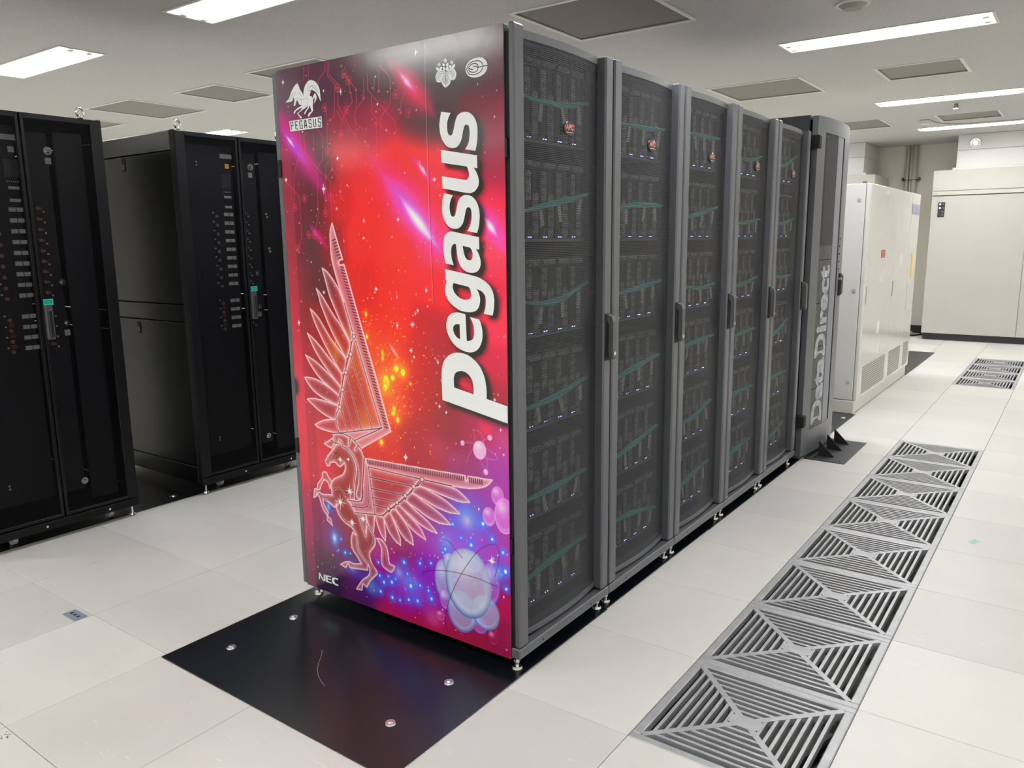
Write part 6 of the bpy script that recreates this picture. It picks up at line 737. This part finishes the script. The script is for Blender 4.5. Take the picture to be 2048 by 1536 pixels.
def ribbon(name, lines, w, material, layer=2):
    mb = MB()
    for p in lines:
        P = [Vector((a[0], a[1])) for a in p]; N = len(P); Lf, Rt = [], []
        for i in range(N):
            d = (P[min(i+1, N-1)]-P[max(i-1, 0)]); d = d.normalized() if d.length else Vector((1, 0)); n = Vector((-d.y, d.x))*w/2; Lf.append(P[i]+n); Rt.append(P[i]-n)
        mb.grid([[(PX0+q.x/1000, -.0004*layer, PZ0+q.y/1000) for q in S_] for S_ in (Lf, Rt)])
    return mb.build(name, material, pan)
print_fill('title_lettering', LET, M['whiteink'])
print_fill('maker_lettering', [[p] for p in NEC], M['whiteink'])
print_fill('leaf_crest', [[p] for p in EMB], M['whiteink'], single=True); ribbon('leaf_crest_veins', EML, 1.6, M['inkg'])
print_fill('oval_emblem', [SLG], M['whiteink']); ribbon('oval_emblem_lines', SLL, 2.4, M['inkd'])
print_fill('horse_emblem', [PEG], M['whiteink']); ribbon('horse_emblem_lines', PGL, 1.4, M['inkg'])
print_fill('name_box', [[PGB]], M['whiteink']); ribbon('name_box_lettering', PGT, 4.6, M['inkd'])
# rear corner post, clips at the panel edges
MB().box(-1.078, -1.0555, .0, .04, .055, 2.015, .002).build('corner_post', M['rack'], rack0)
for z0, z1 in ((1.648, 1.711), (.60, .66)): MB().box(-1.070, -1.0535, -.006, .01, z0, z1, .002).build('panel_clip', M['blackmat'], rack0)
for z0, z1 in ((1.649, 1.706), (.42, .47)): MB().box(-.033, -.024, -.003, .012, z0, z1, .001).build('panel_clip', M['blackmat'], rack0)
MB().box(-.0335, -.0225, .008, .03, .06, 2.0).build('edge_strip', M['blackmat'], rack0)

# ================================================================ black racks on the left
BX = -2.572; BBK = -3.66
RWZ = [1.577-.049*k for k in range(9)] + [1.087-.0493*k for k in range(4)]
def black_rack(y0, y1, yc, label, near):
    r = root('power_rack', ((BX+BBK)/2, (y0+y1)/2, 0), label, 'server rack', 'black double-door racks'); H = 2.01
    MB().box(BBK, BX-.03, y0+.006, y1-.006, H-.02, H, .003).build('roof', M['black'], r)
    MB().box(BBK, BX-.03, y0+.006, y1-.006, .06, .08).build('base_pan', M['black'], r)
    MB().box(BBK, BBK+.02, y0+.006, y1-.006, .08, H-.02).build('rear_panel', M['black'], r)
    for s, ya, yb in ((-1, y0, y0+.014), (1, y1-.014, y1)):
        MB().box(BBK+.005, BX-.045, ya, yb, 1.908, H-.004, .003).build('side_panel_top', M['blackside'], r)
        MB().box(BBK+.005, BX-.045, ya, yb, 1.086, 1.903, .003).build('side_panel_upper', M['blackside'], r)
        MB().box(BBK+.005, BX-.045, ya, yb, .988, 1.082, .003).build('side_panel_middle', M['blackside'], r)
        lo = MB().box(BBK+.005, BX-.045, ya, yb, .162, .984, .003).build('side_panel_lower', M['blackside'], r)
        MB().box(BBK+.005, BX-.045, ya, yb, .06, .158, .003).build('side_panel_skirt', M['blackside'], r)
        if s < 0:
            for z0, z1 in ((1.82, 1.895), (.90, .97)):
                MB().box(-3.118, -3.078, ya-.0025, ya+.004, z0, z1, .002).build('side_latch', M['blackmat'], r)
                MB().box(-3.110, -3.086, ya-.005, ya, z0+.012, z0+.040, .002).build('latch_slider', M['handle'], r)
    MB().box(BX-.045, BX-.006, y0, y0+.022, .08, H, .003).box(BX-.045, BX-.006, y1-.022, y1, .08, H, .003).build('corner_posts', M['black'], r)
    MB().box(BX-.03, BX, y0+.004, y1-.004, .055, .096, .003).build('bottom_rail', M['black'], r)
    for yy in (y0+.28, y1-.16): MB().cyl((BX, yy, .075), (BX+.004, yy, .075), .006, n=8).build('rail_screw', M['steel'], r)
    # doors
    for side, (a, b) in enumerate(((y0+.004, yc-.004), (yc+.004, y1-.004))):
        wl, wr = (.055, .014) if side == 0 else (.014, .055)
        d = MB().box(BX-.022, BX, a, a+wl, .102, H-.004, .002).box(BX-.022, BX, b-wr, b, .102, H-.004, .002).box(BX-.022, BX, a+wl, b-wr, H-.028, H-.004, .002).box(BX-.022, BX, a+wl, b-wr, .102, .118, .002)
        do = d.build('door', M['blackdoor'], r)
        MB().grid([[(BX-.006, a+wl, z), (BX-.006, b-wr, z)] for z in (.118, H-.028)]).build('perforated_panel', M['meshblack'], do)
        if side == 1:
            MB().box(BX, BX+.022, a+.004, a+.038, .975, 1.14, .004).build('handle', M['handle'], do)
            MB().box(BX+.02, BX+.03, a+.012, a+.030, .985, 1.115, .006).build('handle_lever', M['handleb'], do)
            MB().cyl((BX+.028, a+.024, .998), (BX+.032, a+.024, .998), .006, n=12).build('lock', M['chrome'], do)
            MB().box(BX+.022, BX+.0235, a-.002, a+.042, 1.138, 1.166).build('tape_label', M['teal'], do)
            place_text('tape_lettering', 'CCS', .019, ((0, 1, 0), (0, 0, 1)), (BX+.0238, a+.0195, 1.152), M['tealdark'], do, bold=.0006)
    # power distribution panel behind the mesh
    px_ = BX-.055
    pn = MB().box(px_-.01, px_, y0+.08, yc-.012, .2, 1.95, .002).box(px_-.01, px_, yc+.012, y1-.24, .2, 1.93, .002).build('breaker_panel', M['panelblack'], r)
    MB().box(px_-.005, px_+.006, y1-.215, y1-.08, .14, 1.94, .003).build('cable_duct', M['panelblack'], r)
    ls = yc-.066 if near else yc-.087
    X0, X1 = px_, px_+.003
    lab = MB().box(X0, X1, ls, ls+.066 if near else ls+.076, 1.886, 1.910).build('rack_label', M['label_grey'], pn)
    place_text('label_print', 'PW-0', .016, ((0, 1, 0), (0, 0, 1)), (X1+.0004, ls+.038, 1.898), M['inkg'], pn)
    if near: MB().box(X0, X1, ls+.026, ls+.052, 1.831, 1.857, .001).build('square_sticker', M['label_grey'], pn)
    else: MB().box(X0, X1, ls+.028, ls+.054, 1.831, 1.857, .001).build('square_sticker', M['orange'], pn)
    MB().box(X0, X1-.001, ls+.0, ls+.06, 1.72, 1.80).build('display_window', M['panelgrey'], pn)
    for k in range(6): MB().box(X0, X1, ls+.006+k*.009, ls+.010+k*.009, 1.699, 1.705).build('status_mark', M['label_grey'], pn)
    for z in (1.674, 1.618): MB().box(X0, X1, ls+.010, ls+.056, z-.007, z+.007).build('unit_label', M['label_grey'], pn)
    for z in RWZ:
        MB().box(X0, X1, ls, ls+.030, z-.0095, z+.0095).build('circuit_label', M['label_grey'], pn)
        MB().box(X0, X1, ls+.034, ls+.060, z-.0095, z+.0095).build('circuit_label', M['label_grey'], pn)
        yb = ls-.055 if near else ls-.052
        MB().cyl((X0, yb, z-.012), (X0+.012, yb, z-.012), .009, n=10).build('breaker_switch', M['copper'] if near else M['greybit'], pn)
        MB().box(X0, X0+.006, yb-.022, yb-.015, z+.004, z+.011).build('indicator', M['label_grey'], pn)
        yb = yc+.054 if near else yc+.045
        MB().cyl((X0, yb, z+.008), (X0+.012, yb, z+.008), .009, n=10).box(X0, X0+.008, yb+.010, yb+.018, z+.002, z+.012).build('breaker_switch', M['copper'] if near else M['greybit'], pn)
        MB().box(X0, X0+.006, yb+.024, yb+.031, z-.012, z-.004).build('indicator', M['label_grey'], pn)
    for z in (1.05, 1.0, .95):
        MB().box(X0, X0+.006, ls-.060, ls-.038, z-.008, z+.010, .001).build('red_guard', M['redbit'], pn)
    yk = yc+.129 if near else yc+.107
    for z, rr in ((1.849, .020), (1.238, .018), (1.04, .016), (.242, .017)):
        MB().cyl((X0, yk, z), (X0+.008, yk, z), rr, n=18).cyl((X0+.008, yk, z), (X0+.022, yk, z), rr*.5, rr*.35, n=12).build('key_lock', M['chrome'], pn)
    for z in (1.805, .994): MB().box(X0, X1, yk-.013, yk+.013, z-.014, z+.014).build('key_label', M['label_grey'], pn)
    if not near:
        for y_, z in ((1.099, 1.584), (1.103, 1.566), (1.105, 1.382), (1.109, 1.364)): MB().cyl((X0+.004, y_, z), (X0+.012, y_, z), .006, n=10).build('yellow_button', M['yellow'], pn)
    for yy, z in ((y0+.15, 1.857), (y0+.15, 1.838), (y0+.152, 1.244), (y0+.152, 1.228), (y0+.155, .99), (y0+.155, .975), (y0+.16, .30), (y0+.16, .285)): MB().cyl((X0, yy, z), (X0+.004, yy, z), .005, n=8).build('screw', M['steel'], pn)
    # feet, castors, lifting eyes
    for yy in (y0+.03, y1-.03):
        for xx in (BX-.03, BBK+.04): MB().cyl((xx, yy, .014), (xx, yy, .058), .006, n=8).cyl((xx, yy, .004), (xx, yy, .014), .018, .014, n=12).build('levelling_foot', M['steel'], r)
    for yy in (y0+.16, y1-.12): MB().cyl((BX-.09, yy-.012, .031), (BX-.09, yy+.012, .031), .027, n=16).build('castor', M['white'], r)
    for yy in (y0+.042, y1-.085): MB().torus((BX-.03, yy, H+.030), (1, .25, 0), .020, .0055, 18, 8).cyl((BX-.03, yy, H), (BX-.03, yy, H+.012), .012, n=12).build('lifting_eye', M['chrome'], r, True)
    return r
M['blackdoor'] = mat('black_door_frame', (.007, .0075, .010), .4, spec=.25)
M['handleb'] = mat('black_lever', (.02, .02, .023), .35)
M['panelblack'] = mat('breaker_panel_black', (.011, .012, .016), .5, spec=.3)
black_rack(-.605, .138, -.235, 'black double-door rack at the left edge, nearer of the two', True)
black_rack(.515, 1.288, .903, 'black double-door rack between the nearer black rack and the artwork panel', False)
plate('floor_plate', BBK, -2.615, -1.2, 1.55, M['plate'], 'black steel plate on the floor beneath the two black racks', [(-2.70, .40)])

# ================================================================ tall storage rack with curved door
def dd_x(y): return .005+.045*(1-((y-3.45)/.42)**2)
r = root('storage_rack', (-.5, 3.46, 0), 'tall dark storage rack with a bulging door and vertical lettering, end of the row', 'server rack'); H = 2.125
MB().box(-1.15, -.03, 3.045, 3.065, .09, H-.005, .003).box(-1.15, -.03, 3.85, 3.87, .09, H-.005, .003).build('side_panels', M['rackdark'], r)
MB().box(-1.15, -.03, 3.065, 3.85, H-.03, H, .003).build('roof', M['rackdark'], r)
MB().box(-1.15, -.03, 3.065, 3.85, .08, .11).build('base_pan', M['rackdark'], r)
MB().box(-.2, -.18, 3.065, 3.85, .11, H-.03).build('inner_bezel', M['interior'], r)
MB().box(-1.12, -.06, 3.052, 3.062, .012, .09).box(-1.12, -.06, 3.85, 3.862, .012, .09).build('plinth', M['blackmat'], r)
yy_ = [3.075+(3.865-3.075)*k/40 for k in range(41)]
def dd_band(ya, yb, z0, z1, dx=0, back=-.02, n=14):
    L = [ya+(yb-ya)*k/n for k in range(n+1)]
    return MB().prism([(dd_x(y)+dx, y) for y in L]+[(back, y) for y in reversed(L)], 2, z0, z1)
d = MB()
for ya, yb, z0, z1 in ((3.075, 3.18, .03, 2.12), (3.585, 3.865, .03, 2.12), (3.18, 3.585, 2.03, 2.12), (3.18, 3.585, .03, .19)): q = dd_band(ya, yb, z0, z1); d.add(q.v, q.f)
dd = d.build('door', M['rack'], r, False)
L = [3.18+(3.42-3.18)*k/12 for k in range(13)]
MB().grid([[(dd_x(y)-.006, y, z) for y in L] for z in (1.36, 2.03)]).build('perforated_panel', M['meshdd'], dd, True)
MB().grid([[(dd_x(y)-.004, y, z) for y in L] for z in (.19, 1.36)]).build('logo_panel', M['ddpanel'], dd, True)
q = dd_band(3.42, 3.56, .19, 2.03, -.003); q.build('light_strip', M['strip'], dd)
q = dd_band(3.56, 3.585, .19, 2.03, -.010); q.build('dark_strip', M['rackdark'], dd)
me = text_mesh('DataDirect', .19, .0085, spacing=1.04); xs_ = [v.co.x for v in me.vertices]; w_ = max(xs_)-min(xs_)
o_ = wloc(dd)
for v in me.vertices:
    z = .215+(v.co.x-min(xs_))/w_*1.02; y = 3.31-v.co.y*1.3; v.co = (dd_x(y)-.0028-o_.x, y-o_.y, z-o_.z)
link('logo_lettering', me, M['ddletter'], dd)
for z in (1.27, 1.0, .72, .45): MB().grid([[(dd_x(y)-.0034, y, q) for y in L] for q in (z-.003, z+.003)]).build('panel_seam', M['blackmat'], dd)
for z in (1.93, .225): MB().box(-.025, .035, 3.045, 3.092, z, z+.075, .005).build('hinge', M['blackmat'], r)
MB().box(dd_x(3.70)-.002, dd_x(3.70)+.012, 3.665, 3.725, 1.02, 1.17, .004).build('handle', M['blackmat'], dd)
MB().box(dd_x(3.70)+.008, dd_x(3.70)+.026, 3.685, 3.712, 1.03, 1.16, .006).build('handle_lever', M['handle'], dd)
MB().cyl((dd_x(3.68), 3.675, 1.135), (dd_x(3.68)+.02, 3.675, 1.135), .012, n=12).build('key_lock', M['chrome'], dd)
for k in range(5): MB().cyl((dd_x(3.6)+.001, 3.61, 1.2+.05*k), (dd_x(3.6)+.004, 3.61, 1.2+.05*k), .006, n=8).build('rivet', M['blackmat'], dd)
r = root('stabiliser_plate', (.14, 3.47, 0), 'dark grey anti-tip floor plate with three triangular gussets at the tall storage rack', 'floor plate')
Box(.012, .265, 3.155, 3.78, .0003, .005, .0015).build('plate', M['plategrey'], r)
Box(.070, .075, 3.17, 3.77, .005, .02).build('angle', M['plategrey'], r)
for y in (3.27, 3.47, 3.66): MB().prism([(.076, .005), (.175, .005), (.076, .105)], 1, y, y+.008).build('gusset', M['blackmat'], r)
for x, y in ((.225, 3.20), (.235, 3.72)): MB().cyl((x, y, .005), (x, y, .007), .006, n=8).build('bolt', M['blackmat'], r)
plate('floor_plate', -1.0, -.012, 3.90, 4.69, M['plategrey'], 'dark grey floor plate between the tall storage rack and the pale cabinet', [(-.06, 4.1), (-.06, 4.5)])
plate('floor_plate', -1.0, -.022, 6.93, 8.84, M['plategrey'], 'dark grey floor plate just past the pale cabinet', [(-.2, 7.8), (-.23, 8.1)])

# ================================================================ pale power cabinet
CY0, CY1, CXF = 4.70, 6.92, -.014; CT = 1.815; SP = [4.735, 5.775, 6.49, CY1]
r = root('power_cabinet', (-.45, 5.8, 0), 'tall pale three-door power cabinet beyond the storage rack', 'cabinet')
MB().box(-.90, CXF-.02, CY0, CY1, .004, .108, .004).build('plinth', M['plinth'], r)
sp_ = MB().box(-.90, CXF-.035, CY0, CY0+.02, .112, CT, .004).build('side_panel', M['creamw'], r)
for z in (.254, .991, 1.691): MB().cyl((-.091, CY0+.001, z), (-.091, CY0-.003, z), .016, n=14).cyl((-.091, CY0-.003, z), (-.091, CY0-.006, z), .007, n=8).build('screw', M['label_grey'], sp_)
MB().box(-.90, CXF-.02, CY0+.02, CY1, .112, CT-.005, .004).build('body', M['cream'], r)
MB().box(CXF-.032, CXF-.002, CY0+.002, SP[0]-.002, .112, CT, .006).build('corner_trim', M['creamw'], r)
for k in range(3):
    a, b = SP[k]+.002, SP[k+1]-.002
    dr = MB().box(CXF-.02, CXF, a, b, .112, CT, .004).build('door', M['creamdoor'], r)
    v0, v1 = a+.10, b-.07
    MB().box(CXF-.002, CXF+.0015, v0, v1, .145, .375).build('vent_grille', M['ventcab'], dr)
    if k < 2: MB().box(CXF, CXF+.006, a+.035, a+.055, .88, 1.02, .002).build('handle', M['label_grey'], dr)
for (y0, y1, z0, z1, mt, nm) in ((5.235, 5.40, 1.75, 1.785, 'white', 'name_plate'), (5.24, 5.40, 1.235, 1.30, 'pinkred', 'warning_label'), (6.05, 6.2, 1.15, 1.245, 'white', 'paper_label'), (5.25, 5.36, 1.04, 1.12, 'white', 'paper_label'), (5.26, 5.36, .60, .70, 'white', 'paper_label'), (5.45, 5.58, .42, .48, 'white', 'paper_label'), (6.66, 6.75, 1.01, 1.245, 'amber', 'amber_strip'), (6.50, 6.88, 1.62, 1.715, 'lcd', 'display_panel')):
    MB().box(CXF, CXF+.0025, y0, y1, z0, z1).build(nm, M[mt], r)
for (y0, y1, z0, z1) in ((6.53, 6.56, 1.64, 1.70), (6.6, 6.63, 1.64, 1.66)): MB().box(CXF+.0025, CXF+.006, y0, y1, z0, z1, .001).build('display_button', M['white'], r)
MB().box(CXF, CXF+.002, 6.54, 6.86, .70, .704).box(CXF, CXF+.002, 6.54, 6.86, .955, .959).box(CXF, CXF+.002, 6.54, 6.544, .70, .955).build('access_hatch', M['label_grey'], r)
MB().cyl((-.08, 4.78, CT), (-.08, 4.78, CT+.02), .016, n=12).build('roof_bolt', M['bracket'], r)

# ================================================================ air handlers at the far wall
def air_handler(x0, x1, label, full):
    r = root('air_handler', ((x0+x1)/2, 10.6, 0), label, 'air conditioner', 'floor-standing air handlers'); Y = 10.21
    b = MB().box(x0+.02, x1-.02, Y+.02, 11.12, .004, .085).build('plinth', M['acbase'], r)
    MB().box(x0, x1, Y+.012, 11.15, .088, 1.94, .006).build('body', M['cream'], r)
    n = max(1, int((x1-x0)/1.1)); e = [x0+(x1-x0)*k/n for k in range(n+1)] if not full else [x0, .715, x1]
    for a, c in zip(e[:-1], e[1:]): MB().box(a+.003, c-.003, Y, Y+.014, .092, 1.932, .004).build('front_panel', M['creamdoor2'], r)
    MB().box(x0, x1, Y-.004, 11.15, 1.945, 2.0, .004).build('band', M['cream'], r)
    top = MB().box(x0, x1, Y-.004, 11.15, 2.004, 2.27, .004).build('top_box', M['cream'], r)
    for x in (x0+.05, x1-.05):
        for z in (1.97, 2.03, 2.24): MB().cyl((x, Y-.003, z), (x, Y-.008, z), .011, n=10).build('screw', M['label_grey'], top)
    dx0, dx1 = (x0+.25, x1-.2) if full else (x0+.2, x1-.17)
    MB().box(dx0-.04, dx1+.04, Y+.04, 11.13, 2.27, 2.30, .003).build('duct_flange', M['creamw'], r)
    du = MB().box(dx0, dx1, Y+.06, 11.12, 2.30, 2.52, .003).box(dx0, dx1, Y+.06, 11.12, 2.523, CEIL-.002, .003).build('supply_duct', M['creamw'], r)
    return r, du, Y
M['creamdoor2'] = mat('air_handler_panel_paint', (.46, .45, .415), .35, var=.03, vscale=2)
r, du, Y = air_handler(-.398, 2.0, 'wide cream air handler against the far wall at the right edge', True)
MB().cyl((.055, Y+.055, 2.60), (.055, Y+.04, 2.60), .055, n=20).torus((.055, Y+.035, 2.60), (0, 1, 0), .04, .008).build('access_port', M['chrome'], du)
sp2 = MB().box(-.315, -.232, Y-.006, Y, 1.66, 1.855, .003).build('status_panel', M['panelgrey'], r)
for z in (1.83, 1.78): MB().box(-.30, -.28, Y-.009, Y-.006, z-.012, z+.012).build('lamp', M['white'], sp2)
for z in (1.83, 1.78, 1.73, 1.69): MB().box(-.27, -.242, Y-.008, Y-.006, z-.008, z+.008).build('status_text', M['greybit'], sp2)
for x in (-.05, .25): MB().box(x, x+.004, Y+.016, Y+.02, .01, .08).build('plinth_joint', M['blackmat'], r)
air_handler(-2.35, -1.13, 'second cream air handler by the far wall, mostly behind the pale power cabinet', False)
# wall pipes
for k, (x, rad) in enumerate(((-.885, .022), (-.835, .018), (-.79, .038))):
    p = root('wall_pipe', (x, 11.12, 0), ['thin painted pipe on the far wall, leftmost of the three', 'thin painted pipe on the far wall, middle of the three', 'thicker painted pipe on the far wall, rightmost of the three'][k], 'pipe', 'three wall pipes')
    MB().cyl((x, 11.12, .0), (x, 11.12, CEIL), rad, n=14).build('pipe', M['pipe'], p, True)
r = root('pipe_bracket', (-.83, 11.16, 2.23), 'dark metal bracket clamping the three wall pipes', 'pipe bracket')
MB().box(-.94, -.71, 11.165, 11.195, 2.215, 2.24, .003).build('rail', M['bracket'], r)
for x, rad in ((-.885, .027), (-.835, .023), (-.79, .043)): MB().torus((x, 11.12, 2.228), (0, 0, 1), rad+.004, .005, 16, 6).build('clamp', M['bracket'], r)
for x in (-.94, -.72): MB().box(x, x+.014, 11.06, 11.17, 2.21, 2.26, .003).build('lug', M['bracket'], r)
tag(MB().tube([(-.62, 11.0, .012), (-.5, 10.95, .012), (-.46, 10.7, .012), (-.55, 10.5, .012), (-.7, 10.6, .012), (-.9, 10.9, .012)], .012, 8).build('floor_cable', M['cable'], None, True), 'black cable lying on the floor in the corner left of the air handler', 'cable')
